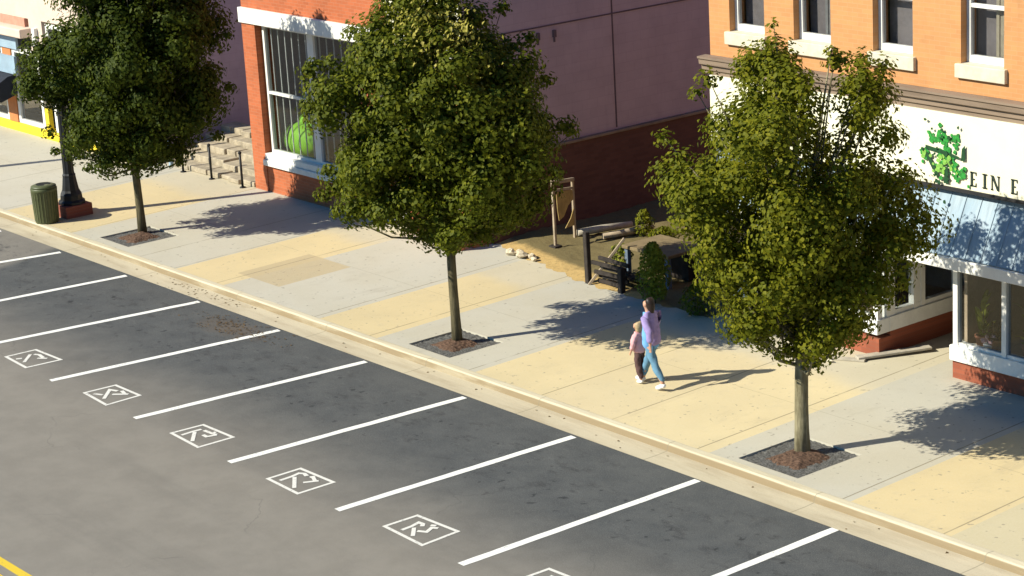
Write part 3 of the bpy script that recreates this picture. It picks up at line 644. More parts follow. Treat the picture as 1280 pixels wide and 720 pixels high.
fe = thing('timber_barrier', (10.9, 5.5, ZP), 'low dark broken timber barrier with two posts at the edge of the lot', 'barrier')
MB().beam((10.54, 5.33, ZP-.05), (10.53, 5.33, 1.10), .10, .10, .01).build('post', 'dark_timber', fe)
MB().beam((11.49, 5.31, ZP-.05), (11.50, 5.31, .60), .11, .11, .01).build('post', 'dark_timber', fe)
rn = random.Random(2); bo = MB()
for i in range(6):
    z = ZP+.07+i*.085; bo.beam((10.6+rn.uniform(0,.12), 5.40+rn.uniform(-.03,.03)+.06*(i%2), z), (11.45+rn.uniform(-.05,.2), 5.42+rn.uniform(-.03,.04)+.06*(i%2), z+rn.uniform(-.02,.02)), .05, .07, .004)
bo.build('board', 'dark_timber', fe)
st = meta(MB().beam((10.63, 5.26, ZP), (11.06, 5.80, .97), .05, .05, .006).build('leaning_pole', 'timber', None, org=(10.63, 5.26, ZP)), 'thin brown timber pole leaning diagonally over the dark barrier', 'pole')
for i, (x, y, l_, a, lb) in enumerate(((11.15, 5.75, .7, .3, 'dark plank in a pile behind the barrier, lowest and straightest'), (11.3, 5.7, .6, -.5, 'dark plank in a pile behind the barrier, laid crosswise on top'))):
    meta(MB().beam((x-l_/2*math.cos(a), y-l_/2*math.sin(a), .22+.08*i), (x+l_/2*math.cos(a), y+l_/2*math.sin(a), .24+.09*i), .14, .05, .005).build('plank', 'dark_timber' if i else 'timber', None, org=(x, y, .18)), lb, 'plank', 'planks behind the barrier')
lg = meta(MB().tube([(7.95, 7.25, .25), (8.1, 7.75, .26), (8.28, 8.4, .25)], [.07, .075, .06], 10).build('log', 'pale_timber', None, org=(8.1, 7.8, .18)), 'pale bare log lying on the lot ground behind the barrier post', 'log')
lg = meta(MB().tube([(8.55, 7.4, .25), (8.75, 7.9, .27), (8.8, 8.5, .25)], [.06, .07, .05], 10).build('log', 'timber', None, org=(8.7, 7.9, .18)), 'darker crooked log lying beside the pale one on the lot', 'log')
tb = thing('work_table', (11.4, 6.4, ZP), 'rough tan topped table on blue grey legs in the vacant lot', 'table')
MB().box(10.87, 12.15, 5.88, 6.85, .735, .80, .01).build('tabletop', 'slab', tb)
for (x, y) in ((10.95, 5.96), (12.05, 5.96), (10.95, 6.76), (12.05, 6.76)): MB().beam((x, y, ZP), (x, y, .735), .09, .09, .006).build('leg', 'bluegrey', tb)
MB().box(11.05, 12.0, 6.5, 6.72, ZP+.05, .6).build('back_panel', 'dark_timber', tb)
for i, (x, y, r_, lb) in enumerate(((7.85, 5.62, .10, 'largest pale rock of the row at the lot edge, nearest the tree trunk'), (8.02, 5.72, .085, 'pale rock second in the row along the lot edge'), (8.2, 5.62, .11, 'pale rock in the middle of the row along the lot edge'), (8.42, 5.70, .085, 'flat pale rock fourth in the row along the lot edge'), (8.58, 5.62, .06, 'smallest pale rock at the end of the row nearest the sign frame'))):
    meta(MB().blob((x, y, ZP+.02+r_*.45), r_, 2, .2, 50+i, (1.2, .9, .7)).build('rock', 'rock', None, org=(x, y, ZP)), lb, 'rock', 'rocks along the lot edge')
fp = thing('planter_pot', (6.75, 5.2, ZP), 'terracotta pot of pink flowers by the corner of the brick shop', 'planter')
MB().lathe((6.75, 5.2, ZP), [(.12,0),(.17,.3),(.19,.3),(.19,.35),(.16,.35),(.15,.28)], 18).build('pot', 'terracotta', fp)
fl = MB()
for i in range(16): fl.blob((6.75+rn.uniform(-.14,.14), 5.2+rn.uniform(-.14,.14), ZP+.4+rn.uniform(-.03,.1)), .05, 1, .2, i)
fl.build('flowers', 'pinkpot', fp)

# ---------------------------------------------------------------- leaves, shrubs, trees
def leaf_mesh(name, C, N, L, W, mat, parent, org, seed):
    """many small folded leaves: C centres, N preferred normals"""
    rs = np.random.RandomState(seed); n = len(C)
    N = N/np.linalg.norm(N, axis=1, keepdims=True)
    T = rs.randn(n, 3); T[:, 2] -= .25; T -= N*(T*N).sum(1, keepdims=True); T /= np.linalg.norm(T, axis=1, keepdims=True)
    B = np.cross(N, T); l = (L*rs.uniform(.65, 1.3, n))[:, None]; w_ = (W*rs.uniform(.7, 1.25, n))[:, None]
    fold = (rs.uniform(-.05, .35, n))[:, None]
    v0 = C-T*l*.5; v2 = C+T*l*.5
    v1 = C+B*w_*.5-T*l*.08+N*w_*fold; v3 = C-B*w_*.5-T*l*.08+N*w_*fold
    V = np.stack([v0, v1, v2, v3], 1).reshape(-1, 3)-np.array(org)
    i = np.arange(n)*4; F = np.stack([i, i+1, i+2, i, i+2, i+3], 1).reshape(-1)
    me = bpy.data.meshes.new(name); me.vertices.add(len(V)); me.vertices.foreach_set('co', V.astype(np.float32).ravel())
    me.loops.add(len(F)); me.loops.foreach_set('vertex_index', F.astype(np.int32))
    me.polygons.add(len(F)//3); me.polygons.foreach_set('loop_start', np.arange(0, len(F), 3, dtype=np.int32))
    me.update(calc_edges=True); me.validate(); me.materials.append(M[mat])
    o = bpy.data.objects.new(name, me); COL.objects.link(o); o.parent = parent; return o

CR = np.array([math.cos(YAW), math.sin(YAW), 0]); CT = np.array([CR[1], -CR[0], 0])   # across / along the long axis of the crowns
def tree(base, trunk_r, fork, prof, top, ncl, per, leaf, seed, label, leafmat, barkmat, lean=(0, 0), hole=None, crad=(.26, .46), sprigs=(), dcap=2.0, dmin=.62, gold=()):
    t = thing('street_tree', base, label, 'tree', 'street trees along the pavement')
    rs = np.random.RandomState(seed); b0 = np.array(base)
    P = np.array(prof)                                             # z, left, right above ground
    def ext(z): return np.interp(z, P[:, 0], P[:, 1]), np.interp(z, P[:, 0], P[:, 2])
    axis = lambda z: b0+np.array([lean[0]*z, lean[1]*z, z])
    cl, ra = [], []
    z0, z1 = P[0, 0], P[-1, 0]
    tries = 0
    while len(cl) < ncl and tries < 60000:
        tries += 1
        z = rs.uniform(z0, z1); l, r_ = ext(z); hw = (l+r_)/2
        if rs.rand() > (hw/2.6)**1.3: continue
        rho = rs.rand()**.42; a = rs.uniform(0, 2*math.pi)
        cr = rs.uniform(*crad)*min(1, .45+hw*.4)
        # lobed outline: every azimuth has its own reach
        lobe = .97+.13*math.sin(3*a+seed+z*.6)+.15*math.sin(5*a+z*2.6+seed*2)
        dep = min(hw, dcap)*rho*math.sin(a)*min(lobe, 1.08)
        la = (r_-l)/2+max(.1, hw-cr*.52)*rho*math.cos(a)*min(1.03, lobe)
        if hole and hole(la, z, dep, rs): continue
        c = axis(0)+CR*la+CT*dep+np.array([0, 0, z-base[2]])
        if cl:
            d = np.linalg.norm(np.array(cl)-c, axis=1)
            if (d < cr*dmin).any(): continue
        cl.append(c); ra.append(cr)
    nspr = len(cl)
    for (la, dep, z, r_) in sprigs: cl.append(axis(0)+CR*la*(.9 if z < 5.2 else 1)+CT*dep+np.array([0, 0, z-base[2]])); ra.append(r_)
    cl = np.array(cl); ra = np.array(ra)
    # limbs
    tk = MB(); zt = z1-.5
    pts, rad = [], []
    for i in range(15):
        s_ = i/14; z = s_*(zt-base[2])
        wob = np.array([math.sin(s_*9+seed)*.025, math.cos(s_*7+seed)*.025, 0])*min(1, s_*3)
        pts.append(tuple(axis(z)+wob-np.array([0, 0, .12 if i == 0 else 0]))); rad.append(trunk_r*(1.3 if i == 0 else 1.06 if i == 1 else max(.1, 1-1.25*max(0, s_-.2))))
    tk.tube(pts, rad, 14)
    trunk = tk.build('trunk', barkmat, t, True)
    lm = MB(); order = rs.permutation(len(cl))[:70]
    for k_ in [*order, *range(nspr, len(cl))]:
        c = cl[k_]; hz = c[2]-base[2]
        zs = max(fork, fork+(hz-fork)*.45-.2); a = axis(zs); m = a*.5+c*.5+np.array([0, 0, -.12+rs.uniform(-.1, .1)]); m[:2] += rs.uniform(-.08, .08, 2)
        r1 = trunk_r*(.42-.25*min(1, (zs-fork)/4))
        lm.tube([tuple(a), tuple(a*.75+m*.25+np.array([0,0,.03])), tuple(m), tuple(c)], [r1, r1*.8, r1*.55, .006], 6)
    lm.build('limbs', barkmat, t, True)
    # leaves in sprays round each cluster, facing out and up
    C, N = [], []
    ctr = b0+np.array([0, 0, (z0+z1)/2-base[2]])
    for c, r_ in zip(cl, ra):
        n = int(per*(r_/.36)**2*rs.uniform(.75, 1.25))
        d = rs.randn(n, 3); d /= np.linalg.norm(d, axis=1, keepdims=True); rr = r_*rs.rand(n, 1)**.55
        p = d*rr; p[:, 2] *= .82; p[:, 2] -= .10*(p[:, 0]**2+p[:, 1]**2)/r_
        out = (c-ctr); out /= np.linalg.norm(out)+1e-6
        C.append(c+p); N.append(d*1.0+out*.45+np.array([0, 0, .35])+rs.randn(n, 3)*.30)
    C = np.concatenate(C); N = np.concatenate(N)
    leaf_mesh('crown', C, N, leaf, leaf*.78, leafmat, t, base, seed+1)
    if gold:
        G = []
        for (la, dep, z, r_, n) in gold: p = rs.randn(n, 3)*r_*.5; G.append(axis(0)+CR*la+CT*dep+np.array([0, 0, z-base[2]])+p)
        G = np.concatenate(G); leaf_mesh('sunlit_tone_leaves', G, rs.randn(len(G), 3)*.5+np.array([-.3, -.7, .5]), leaf, leaf*.78, 'leaf_sunlit_gold', t, base, seed+5)['label'] = 'leaves coloured pale yellow as if sunlit near the top of the crown'  # pale yellow colour stands in for sun on the upper crown
    return t
# crowns: (height, reach left, reach right)
T1 = [(1.6,.3,.3),(1.75,.95,1.15),(2.0,1.75,1.6),(2.4,1.9,2.05),(3.1,2.2,2.3),(3.7,2.28,2.36),(4.2,2.1,2.38),(4.7,1.5,2.3),(5.2,1.35,2.0),(5.9,1.1,1.5),(6.6,.7,.8),(7.1,.25,.3)]
T2 = [(1.85,.15,.2),(2.05,.55,.75),(2.3,1.3,1.45),(2.6,1.8,1.75),(2.95,2.15,1.95),(3.4,2.2,2.15),(3.8,2.25,2.35),(4.2,2.4,2.15),(4.6,2.52,1.95),(5.0,2.4,1.7),(5.35,1.65,1.4),(5.7,1.3,1.05),(6.2,1.0,.75),(6.7,.6,.4),(7.2,.2,.15)]
T3 = [(1.5,.25,.5),(1.75,.55,.75),(2.1,1.15,1.1),(2.5,1.42,1.5),(3.0,1.5,1.75),(3.6,1.75,2.02),(4.2,2.0,1.82),(4.6,2.1,1.7),(5.0,1.95,1.65),(5.3,1.45,1.5),(5.6,1.25,1.35),(5.85,.9,1.0),(6.05,.5,.6)]
tree((.33,1.71,ZP), .08, 1.35, T1, 7, 270, 260, .088, 21, 'dark dense rounded street tree beside the lamp post, leftmost of the three', 'leaf_a', 'bark', dcap=1.5, sprigs=[(-2.25,0,3.9,.2),(-2.3,0,3.2,.18),(-1.9,.1,2.4,.18),(-1.8,0,1.95,.15),(2.35,0,3.1,.2),(2.4,0,4.2,.18),(1.95,0,2.1,.18),(-1.0,.4,1.65,.14),(1.1,.3,1.65,.14)], dmin=.74, crad=(.28, .55))
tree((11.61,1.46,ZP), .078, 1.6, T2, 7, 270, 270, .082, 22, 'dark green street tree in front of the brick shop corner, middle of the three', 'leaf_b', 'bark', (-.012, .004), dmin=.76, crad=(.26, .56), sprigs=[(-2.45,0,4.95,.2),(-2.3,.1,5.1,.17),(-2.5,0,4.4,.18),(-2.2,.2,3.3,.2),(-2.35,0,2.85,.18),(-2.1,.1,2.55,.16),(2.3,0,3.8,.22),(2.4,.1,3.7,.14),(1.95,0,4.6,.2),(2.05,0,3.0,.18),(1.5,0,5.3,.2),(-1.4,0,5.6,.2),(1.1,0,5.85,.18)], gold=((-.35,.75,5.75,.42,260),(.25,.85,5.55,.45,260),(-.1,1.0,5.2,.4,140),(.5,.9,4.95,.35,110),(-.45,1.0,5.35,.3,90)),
     hole=lambda la, z, dep, rs: (math.hypot((la+.1)/.55, (z-4.25)/.65) < 1 and rs.rand() < .4))
def hole3(la, z, dep, rs):
    if z > 4.35: # loose upper crown with gaps
        for (a, zc, rx, rz) in ((-1.3,4.85,.36,.5),(.40,5.05,.34,.62),(.3,5.85,.28,.4),(1.1,4.5,.25,.22),(-.9,5.5,.2,.28),(.0,4.5,.2,.22)):
            if math.hypot((la-a)/rx, (z-zc)/rz) < 1: return True
        return rs.rand() < .06
    return False
tree((19.71,1.58,ZP), .10, 1.15, T3, 6.3, 350, 225, .074, 23, 'olive green loose crowned street tree in front of the cream shop sign', 'leaf_c', 'bark_pale', (.0, .0), hole3, (.20, .46), dmin=.66,
     sprigs=[(-.30,0,6.15,.17),(-.27,0,6.38,.12),(-.42,.1,6.0,.2),(-.62,0,5.95,.16),(-1.2,.1,5.72,.2),(-1.35,0,5.5,.16),(1.25,0,5.75,.2),(1.2,0,5.55,.2),(.55,0,5.85,.2),(.5,.1,6.0,.12),(-2.05,0,4.9,.2),(-2.1,.1,4.5,.2),(-2.0,-.2,4.2,.2),(-1.3,.3,5.1,.18),(-.25,0,5.9,.2),(-.2,0,5.6,.24),(.95,0,5.85,.2),(1.15,.1,5.3,.24)])
for i, (a, b_, c, d) in enumerate(PITS):
    lbl = ('square tree pit of gravel and mulch round the leftmost tree', 'square tree pit of gravel and mulch round the middle tree', 'square tree pit of gravel and reddish mulch round the rightmost tree')[i]
    t = thing('tree_pit', ((a+b_)/2, (c+d)/2, .03), lbl, 'tree pit', 'tree pits in the pavement')
    for nm, mt, hmax, ins_ in (('gravel_bed', 'gravel', .06, .0), ('mulch_mound', 'mulch', .13, .2)):
        rs = np.random.RandomState(60+i); n = 26; vs = []; fs = []
        for jj in range(n+1):
            for ii in range(n+1):
                s1, s2 = ii/n*2-1, jj/n*2-1; e = max(abs(s1), abs(s2))
                hh = (.062+(hmax-.062)*(1-e**2.2) if ins_ == 0 else .02+hmax*(1-e**2))+rs.uniform(-.012, .012)
                hx, hy = (b_-a)/2-.004-ins_, (d-c)/2-.004-ins_
                wv = (.05*math.sin(s1*5+i)+.04*math.sin(s2*7)) if ins_ else 0
                vs.append((s1*hx*(1+wv*.6), s2*hy*(1+wv), hh+.0))
        for jj in range(n):
            for ii in range(n): q = jj*(n+1)+ii; fs.append((q, q+1, q+n+2, q+n+1))
        raw(nm, vs, fs, mt, t)
def shrub(loc, h, r_, n, label, seed, mat='leaf_y', conical=True, name='shrub', lf=.07):
    t = thing(name, loc, label, 'shrub'); rs = np.random.RandomState(seed)
    z = rs.uniform(.05, 1, n)**.8; env = (np.sin(np.clip(z, 0, 1)**.75*math.pi)**.6*.9+.12) if conical else np.sqrt(np.clip(1-(2*z-1)**2, .02, 1))
    a = rs.uniform(0, 6.283, n); rr = r_*env*rs.rand(n)**.4*(1+.18*np.sin(a*3+z*9))
    C = np.stack([loc[0]+rr*np.cos(a), loc[1]+rr*np.sin(a), loc[2]+z*h], 1); N = np.stack([np.cos(a), np.sin(a), .5+0*a], 1)+rs.randn(n, 3)*.4
    leaf_mesh('foliage', C, N, lf, lf*.6, mat, t, loc, seed)
    MB().tube([(loc[0], loc[1], loc[2]-.02), (loc[0], loc[1], loc[2]+h*.7)], [.02, .008], 6).build('stem', 'bark', t); return t
shrub((12.45, 5.25, ZP), 1.12, .30, 1900, 'tall narrow yellow green shrub at the lot edge behind the walking woman', 3)
shrub((9.0, 8.1, ZP+.05), .55, .2, 420, 'small upright leafy plant deep in the lot near the dark wall', 4, 'leaf_c')
shrub((9.95, 7.75, ZP+.05), .42, .32, 600, 'low rounded leafy bush in the lot beyond the table', 5, 'leaf_c', False)
shrub((10.75, 5.95, ZP+.2), .45, .22, 300, 'small yellow leaved weed clump behind the dark timber barrier', 6, 'leaf_y', False)
shrub((13.55, 5.25, ZP), .55, .3, 500, 'low green weed clump against the corner of the orange brick building', 8, 'leaf_b', False)
# dry leaf litter in the bays and gutter
rs = np.random.RandomState(9); n = 280
lx = np.concatenate([rs.normal(7.5, .7, 190), np.concatenate([rs.uniform(-2, 24, 40), rs.normal(5, .8, 50)])]); ly = np.concatenate([rs.normal(-.5, .22, 190), .42-np.abs(rs.normal(0, .14, 90))])
keep = (ly < .46)
C = np.stack([lx, ly, np.full(n, .012)], 1)[keep]; N = np.zeros_like(C); N[:, 2] = 1; N += rs.randn(*N.shape)*.15
lit = bpy.data.objects.new('tmp', None)
o = leaf_mesh('leaf_litter', C, N, .045, .034, 'leaf_dry', None, (0,0,0), 10); o['kind'] = 'stuff'; o['label'] = 'scattered dry brown leaves on the asphalt and gutter'; o['category'] = 'leaf litter'

# ---------------------------------------------------------------- street furniture
LP = thing('street_lamp', (-2.3, 1.48, ZP), 'dark cast iron street lamp on a red brick plinth beside the trash can', 'street lamp')
MB().box(-2.62, -1.98, 1.16, 1.8, ZP-.02, ZP+.26, .015).build('plinth', 'plinth', LP)
MB().lathe((-2.3, 1.48, ZP+.26), [(.30,0),(.30,.05),(.25,.09),(.24,.2),(.19,.3),(.165,.46),(.145,.6),(.15,.63),(.125,.67)], 20, .06).build('base', 'black', LP)
MB().lathe((-2.3, 1.48, ZP+.92), [(.125,0),(.112,1.0),(.09,2.2),(.09,2.22),(.09,2.28),(.06,2.32)], 20, .08).build('post', 'black', LP)
hd_ = MB().lathe((-2.3, 1.48, ZP+3.24), [(.06,0),(.12,.05),(.14,.1),(.08,.13)], 18).build('lamp_holder', 'black', LP)
MB().lathe((-2.3, 1.48, ZP+3.34), [(.1,0),(.17,.12),(.19,.25),(.15,.4),(.1,.46)], 18).build('globe', 'lamp_glass', LP, True)
MB().lathe((-2.3, 1.48, ZP+3.79), [(.15,0),(.13,.06),(.05,.12),(.02,.2)], 18).build('finial', 'black', LP)
TC = thing('trash_can', (-1.72, .98, ZP), 'olive green round trash can at the kerb beside the lamp plinth', 'trash can')
tx, ty = -2.14, .77
TC.location = (tx, ty, ZP)
MB().lathe((tx, ty, ZP), [(.24,0),(.25,.03),(.275,.70),(.285,.71),(.285,.76),(.27,.78)], 28).build('body', 'can', TC, False)
rb_ = MB()
for k_ in range(24):
    a = 2*math.pi*k_/24; rb_.beam((tx+.248*math.cos(a), ty+.248*math.sin(a), ZP+.05), (tx+.272*math.cos(a), ty+.272*math.sin(a), ZP+.69), .03, .012)
rb_.build('rib', 'can', TC)
ld = MB().lathe((tx, ty, ZP+.781), [(.275,0),(.27,.03),(.2,.06),(.17,.06)], 28).build('lid', 'can', TC)
MB().lathe((tx, ty, ZP+.842), [(.16,0),(.16,.004)], 24).build('opening', 'can_dark', ld)
far = LP.copy(); COL.objects.link(far); far.location = (-8.95, 1.0, ZP); far['label'] = 'dark cast iron street lamp by the kerb in front of the yellow based shop'
for ch in list(LP.children): d = ch.copy(); COL.objects.link(d); d.parent = far
for o_ in (LP, far): o_['group'] = 'street lamps along the kerb'
# railing posts in front of the stone steps
def rail(x, y):
    t = thing('railing_post', (x, y, ZP), '', 'railing post', 'railing posts at the stone steps')
    MB().tube([(x, y, ZP), (x, y, ZP+.78)], .028, 10).build('shaft', 'black', t); MB().lathe((x, y, ZP), [(.07,0),(.07,.02),(.03,.03)], 12).build('foot', 'black', t); MB().blob((x, y, ZP+.8), .042, 2, 0).build('knob', 'black', t)
    return t
r1 = rail(-3.95, 5.23)
r1['label'] = 'thin black railing post in front of the stone steps, farthest from the brick pier'
for (x, y, lb) in ((-2.74, 5.27, 'middle thin black railing post in front of the stone steps'), (-1.42, 5.28, 'thin black railing post closest to the brick pier')):
    c = r1.copy(); COL.objects.link(c); c.location = (x, y, ZP); c['label'] = lb
    for ch in list(r1.children): d = ch.copy(); COL.objects.link(d); d.parent = c
ss = thing('stone_steps', (-3.2, 5.9, ZP), 'pale broken stone steps rising beside the brick shop', 'steps')
rn = random.Random(8)
for i in range(5):
    mb = MB(); x = -5.1
    while x < -1.3:
        wd = rn.uniform(.35, .8); xe = min(x+wd, -1.2)
        mb.box(x, xe-.015, 5.42+i*.4+rn.uniform(-.05,.05), 5.87+i*.4, ZP+.0 if i == 0 else ZP+.01, ZP+.14*(i+1)+rn.uniform(-.03,.03)-.02, .02); x = xe
    mb.build('step', 'rubble', ss)
for i in range(7):
    x, y = rn.uniform(-3.0, -1.35), rn.uniform(7.0, 7.3)
    meta(MB().blob((x, y, ZP+.75), .15, 2, .25, 80+i, (1.2,1,.8)).build('boulder', 'rock', None, org=(x, y, ZP+.65)), 'rough pale boulder heaped at the top of the stone steps', 'boulder', 'boulders on the stone steps')
for i in range(3):
    meta(MB().beam((-2.9+.3*i, 7.1+.1*i, ZP+.95+.06*i), (-1.3, 6.9+.15*i, ZP+1.0+.1*i), .06, .06).build('dark_branch', 'dark_timber', None, org=(-2, 7, ZP+.9)), 'dark bare branch lying over the boulders beside the brick pier', 'branch', 'branches over the boulders')
gp = meta(MB().beam((-4.72, 5.36, ZP), (-4.74, 5.36, 1.5), .09, .09, .01).build('grey_post', 'pale_blue', None, org=(-4.73, 5.36, ZP)), 'plain pale grey post standing left of the stone steps', 'post')

# ---------------------------------------------------------------- far-left building
FB = thing('corner_shop', (-9.5, 4.98, ZP), 'cream and pink shop with a yellow painted base at the far left', 'building')
fx0, fx1, fy = -24., -5.4, 4.98
wl = MB(); wl.box(fx0, fx1, fy, fy+.3, 3.15, 7.5); wl.box(fx1-.3, fx1, fy+.3, 17, ZP, 7.5); wl.box(fx0, fx1-.3, 16.7, 17, ZP, 7.5); wl.box(fx0, fx0+.3, fy+.3, 16.7, ZP, 7.5); wl.box(fx0+.3, fx1-.3, fy+.3, 16.7, 7.1, 7.3)
wl.box(-10.6, -9.9, fy, fy+.3, 2.3, 3.149)
wl.build('wall', 'pinkwall', FB).data.materials[0] = M['pinkwall']
MB().box(fx1+.001, fx1+.02, fy+.002, 17, ZP, 7.5).build('side_wall_cladding', 'mauve', FB)
MB().box(fx0, -10.75, fy-.04, fy+.25, 2.93, 3.148).build('brick_band', 'pinkbrick', FB)
MB().box(fx0, -10.45, fy-.35, fy+.2, 2.70, 2.93, .03).build('canopy', 'pinkwall', FB)
MB().box(-10.3, -10.15, fy-.1, fy+.1, 2.2, 2.95).build('bracket', 'white', FB)
MB().box(fx0, fx1, fy-.06, fy+.25, ZP-.02, .34, .01).build('base', 'yellow', FB)
MB().box(-10.2, -10.03, fy-.02, fy+.1, .342, .9).build('yellow_trim', 'yellow', FB)
def fwin(xa, xb, z1):
    o = MB().box(xa, xa+.12, fy, fy+.12, .345, z1).box(xb-.12, xb, fy, fy+.12, .345, z1).box(xa+.12, xb-.12, fy, fy+.12, .345, .45).box(xa+.12, xb-.12, fy, fy+.12, z1-.1, z1).build('window', 'white', FB)
    MB().box(xa+.1, xb-.1, fy+.05, fy+.06, .44, z1-.05).build('pane', 'dark_glass', o)
fwin(-11.75, -10.28, 2.3); fwin(-9.72, -6.9, 3.1); fwin(-16., -12.26, 2.7)
MB().box(-12.25, -11.77, fy-.03, fy+.2, .345, 2.7).build('pier', 'orange_post', FB)
vl = MB(); n = 14
pf = [(fy-.02, 1.62), (fy-.25, 1.58), (fy-.55, 1.42), (fy-.62, 1.25), (fy-.60, 1.0), (fy-.5, .95), (fy-.02, 1.1)]
vl.poly([(-16, a, z) for a, z in pf], (4.35, 0, 0)); vl.build('valance', 'navy', FB)
MB().box(-16, -11.5, fy-.08, fy-.01, 1.63, 2.1).box(-16, -11.3, fy-.08, fy-.01, 2.3, 2.6).build('transom_panel', 'pale_blue', FB)
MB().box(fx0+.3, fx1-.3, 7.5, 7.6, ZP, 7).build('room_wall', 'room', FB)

# ---------------------------------------------------------------- people
def skinned(name, V, E_, rad, mat, parent, sub=2, root=0, scale=1., loc=(0,0,0), fold=0.):
    me = bpy.data.meshes.new(name+'_cage'); me.from_pydata([Vector(v)*scale for v in V], E_, []); ob = bpy.data.objects.new(name, me); COL.objects.link(ob)
    md = ob.modifiers.new('s', 'SKIN'); 
    for i, r_ in enumerate(rad):
        sv = me.skin_vertices[0].data[i] if me.skin_vertices else None
        if sv is None: break
        rr = r_ if isinstance(r_, tuple) else (r_, r_); sv.radius = (rr[0]*scale, rr[1]*scale); sv.use_root = (i == root)
    md.use_smooth_shade = True; md.branch_smoothing = .6
    sm = ob.modifiers.new('d', 'SUBSURF'); sm.levels = sub; sm.render_levels = sub
    bpy.context.view_layer.update()
    dg = bpy.context.evaluated_depsgraph_get(); m2 = bpy.data.meshes.new_from_object(ob.evaluated_get(dg)); m2.name = name
    ob.modifiers.clear(); ob.data = m2; bpy.data.meshes.remove(me); m2.materials.clear(); m2.materials.append(M[mat])
    m2.polygons.foreach_set('use_smooth', [True]*len(m2.polygons))
    if fold:
        for v in m2.vertices:
            c = v.co/scale; k2 = math.sin(c.z*46+c.x*31+math.sin(c.y*37)*1.6)*.55+math.sin(c.z*23-c.y*44+1.3)*.45
            v.co += v.normal*k2*fold*scale
    if parent: ob.parent = parent
    else: ob.location = loc
    return ob
def ensure_skin(me):
    pass
def person(loc, H_, rotz, label, cfg):
    """figure facing -x, walking; unit height scaled to H_"""
    hs = cfg.get('head', 1.)
    k_ = H_/1.50
    V, E_, Rd = [], [], []
    def add(p, r_, par=None):
        V.append(p); Rd.append(r_); 
        if par is not None: E_.append((par, len(V)-1))
        return len(V)-1
    pel = add((0,0,.80), (.115,.085)); wa = add((-.005,0,.92), (.105,.075), pel); ch = add((-.02,0,1.08), (.125,.085), wa); uc = add((-.02,0,1.165), (.085,.055), ch)
    nk = add((-.03,0,1.235), .042, uc); jw = add((-.055,0,1.30), .058*hs, nk); hd1 = add((-.05,0,1.36+.02*(hs-1)), (.072*hs,.082*hs), jw); ht = add((-.045,0,1.42+.06*(hs-1)), .06*hs, hd1)
    add((-.132*(.4+.6*hs),0,1.345), .012, hd1)                      # nose
    for s_ in (-1, 1): add((-.04, s_*.08*hs, 1.35), .014, hd1)      # ears
    L = cfg['legs']; foot = []
    for s_, (kx, kz, ax, az, tx_, tz) in zip((-1, 1), L):
        hp = add((.0, s_*.075, .73), .082, pel); kn = add((kx, s_*.075, kz), .055, hp); cf = add((kx*.65+ax*.35, s_*.075, kz*.65+az*.35), .053, kn); an = add((ax, s_*.07, az), .034, cf)
        to = add((tx_, s_*.075, tz), .024, an); foot.append(((ax, az), (tx_, tz), s_))
    arms = cfg['arms']; hands = []
    for s_, (ex_, ey, ez_, wx, wy, wz) in zip((-1, 1), arms):
        sh = add((-.015, s_*.135, 1.155), .036, uc); el = add((ex_, s_*ey, ez_), .033, sh); wr = add((wx, s_*wy, wz), .025, el)
        dv = Vector((wx-ex_, s_*(wy-ey), wz-ez_)).normalized(); pm = Vector((wx, s_*wy, wz))+dv*.05; pmi = add(tuple(pm), .026, wr)
        fw = Vector((-1, 0, 0)) if abs(dv.x) < .8 else Vector((0, 0, -1)); fw = (fw-dv*fw.dot(dv)).normalized(); inw = dv.cross(fw)
        for q in range(4):
            b1 = pm+dv*.035+fw*(.018-.012*q); b2 = b1+dv*(.03-.004*abs(q-1.5))+inw*.006*s_
            i1 = add(tuple(b1), .009, pmi); add(tuple(b2), .007, i1)
        add(tuple(pm+fw*.04+dv*.01), .009, pmi)
        hands.append(pm)
    body = skinned('person', V, E_, Rd, 'skin', None, 2, 0, k_, loc)
    body.rotation_euler.z = rotz; meta(body, label, 'person')
    def cloth(nm, pts, ed, rad, mat): return skinned(nm, pts, ed, rad, mat, body, 3 if nm not in ('shoe', 'hair') else 2, 0, k_, fold=.0 if nm in ('shoe',) else .007)
    h0 = cfg.get('hem', .70)
    cloth('shirt', [(-.01,0,h0),(0,0,.82),(-.01,0,.95),(-.03,0,1.08),(-.025,0,1.175),(-.03,0,1.232),(-.025,-.135,1.165),(-.025,.135,1.165)], [(i, i+1) for i in range(5)]+[(4,6),(4,7)], [(.175,.135),(.165,.125),(.15,.115),(.155,.115),(.125,.09),(.062,.055),.072,.072], cfg['shirt'])
    a2 = []; ed = []; rd = []
    if cfg.get('cardigan'):
        pts = [(.085,0,h0+.08),(.08,0,.86),(.07,0,.98),(.055,0,1.1),(.025,0,1.19),(-.005,0,1.24)]; rd = [(.125,.075),(.125,.075),(.12,.075),(.13,.075),(.105,.065),(.06,.05)]; ed = [(i, i+1) for i in range(5)]; top = 4
    else:
        pts = [(-.02,0,1.1),(-.02,0,1.175)]; rd = [(.135,.1),(.10,.08)]; ed = [(0,1)]; top = 1
    for s_, (ex_, ey, ez_, wx, wy, wz) in zip((-1, 1), arms):
        n0 = len(pts); pts += [(-.012, s_*.135, 1.168), (-.012*.5+ex_*.5, s_*(.09+ey*.46), 1.168*.5+ez_*.5), (ex_, s_*ey, ez_), (wx*.85+ex_*.15, s_*(wy*.85+ey*.15), wz*.85+ez_*.15)]; rd += [.085, .07, .060, .05]; ed += [(top, n0), (n0, n0+1), (n0+1, n0+2), (n0+2, n0+3)]
    cloth('cardigan' if cfg.get('cardigan') else 'jacket', pts, ed, rd, cfg.get('cardigan') or cfg['shirt'])
    pts = [(0,0,.84),(0,0,.78)]; rd = [(.125,.10),(.125,.10)]; ed = [(0,1)]
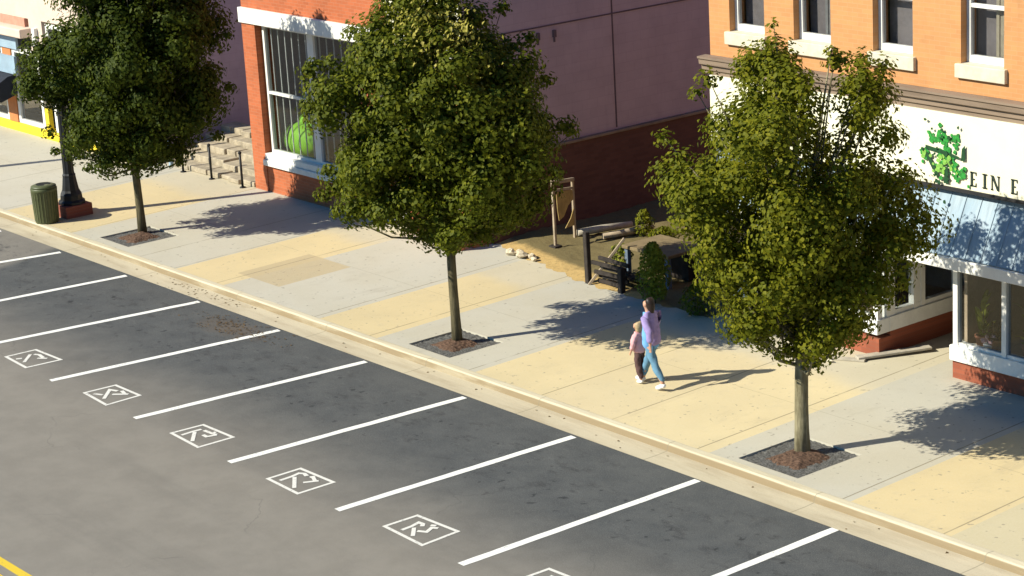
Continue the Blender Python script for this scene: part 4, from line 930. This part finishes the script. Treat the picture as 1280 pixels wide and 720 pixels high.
    for s_, (kx, kz, ax, az, tx_, tz) in zip((-1, 1), L):
        n0 = len(pts); w_ = cfg.get('leg_w', 1.); pts += [(0, s_*.075, .72), (kx, s_*.075, kz), (kx*.65+ax*.35, s_*.075, kz*.65+az*.35), (ax, s_*.07, az+.03)]; rd += [.093, .064*w_, .062*w_, .045*w_]; ed += [(1, n0), (n0, n0+1), (n0+1, n0+2), (n0+2, n0+3)]
    cloth('trousers', pts, ed, rd, cfg['trousers'])
    for (a_, t_, s_) in foot:
        d = Vector((t_[0]-a_[0], 0, t_[1]-a_[1])); 
        cloth('shoe', [(a_[0]+.035, s_*.072, max(.036, a_[1]-.045)), (a_[0]-.0, s_*.072, a_[1]-.015), (t_[0]*.6+a_[0]*.4, s_*.074, t_[1]*.55+a_[1]*.3), (t_[0]-.02, s_*.076, max(.03, t_[1]))], [(0,1),(1,2),(2,3)], [.040,.046,.042,.032], 'shoe')
    if cfg.get('bob'):
        hp = [(-.035,0,1.43+.06*(hs-1)), (.005,0,1.40+.03*(hs-1)), (.03,0,1.34), (.03,0,1.27), (.02,0,1.22)]; hr = [(.06*hs,.06*hs),(.082*hs,.08*hs),(.085*hs,.06*hs),(.075*hs,.05*hs),(.05,.03)]
    else:
        hp = [(-.045,0,1.44+.06*(hs-1)), (-.0,0,1.41+.03*(hs-1)), (.025,0,1.35), (.035,0,1.29), (.05,0,1.25), (.05,0,1.21)]; hr = [.06*hs, .085*hs, (.085*hs,.075*hs), .06, .045, .025]
    cloth('hair', hp, [(i, i+1) for i in range(len(hp)-1)], hr, cfg['hair'])
    ey = MB()
    for s_ in (-1, 1): ey.blob((-.05*k_-.078*hs*k_, s_*.03*hs*k_, 1.372*k_), .010*k_, 2, 0)
    ey.build('eye_pair', 'eye', body, True, org=(0,0,0)); MB().blob((-.112*k_-.0*hs, 0, 1.305*k_), .014*k_, 2, 0, 0, (.5,1.4,.5)).build('mouth', 'lip', body, True, org=(0,0,0))
    return body
woman = dict(legs=[(.12,.44,.30,.12,.165,.035), (-.15,.44,-.28,.085,-.42,.05)], arms=[(.19,.215,.96,.20,.225,.77), (-.09,.21,.94,-.24,.15,.84)], shirt='blue_shirt', cardigan='mauve_knit', trousers='leggings', hair='hair', hem=.60)
person((15.88, 2.12, ZP), 1.52, R(4), 'woman walking in a blue top, mauve cardigan and blue leggings', woman)
child = dict(head=1.38, legs=[(.02,.43,.12,.09,-.02,.035), (-.08,.43,-.12,.08,-.25,.045)], arms=[(.02,.2,.93,-.06,.2,.78), (.06,.2,.95,.05,.2,.80)], shirt='pink', trousers='brown_cloth', hair='blonde', bob=True, hem=.70, leg_w=1.25)
person((15.57, 2.14, ZP), 1.04, R(-4), 'small blonde child in a pink jacket walking just ahead of the woman', child)

for o in list(bpy.data.objects):
    if o.name.startswith('tmp') and o.type == 'EMPTY': bpy.data.objects.remove(o)
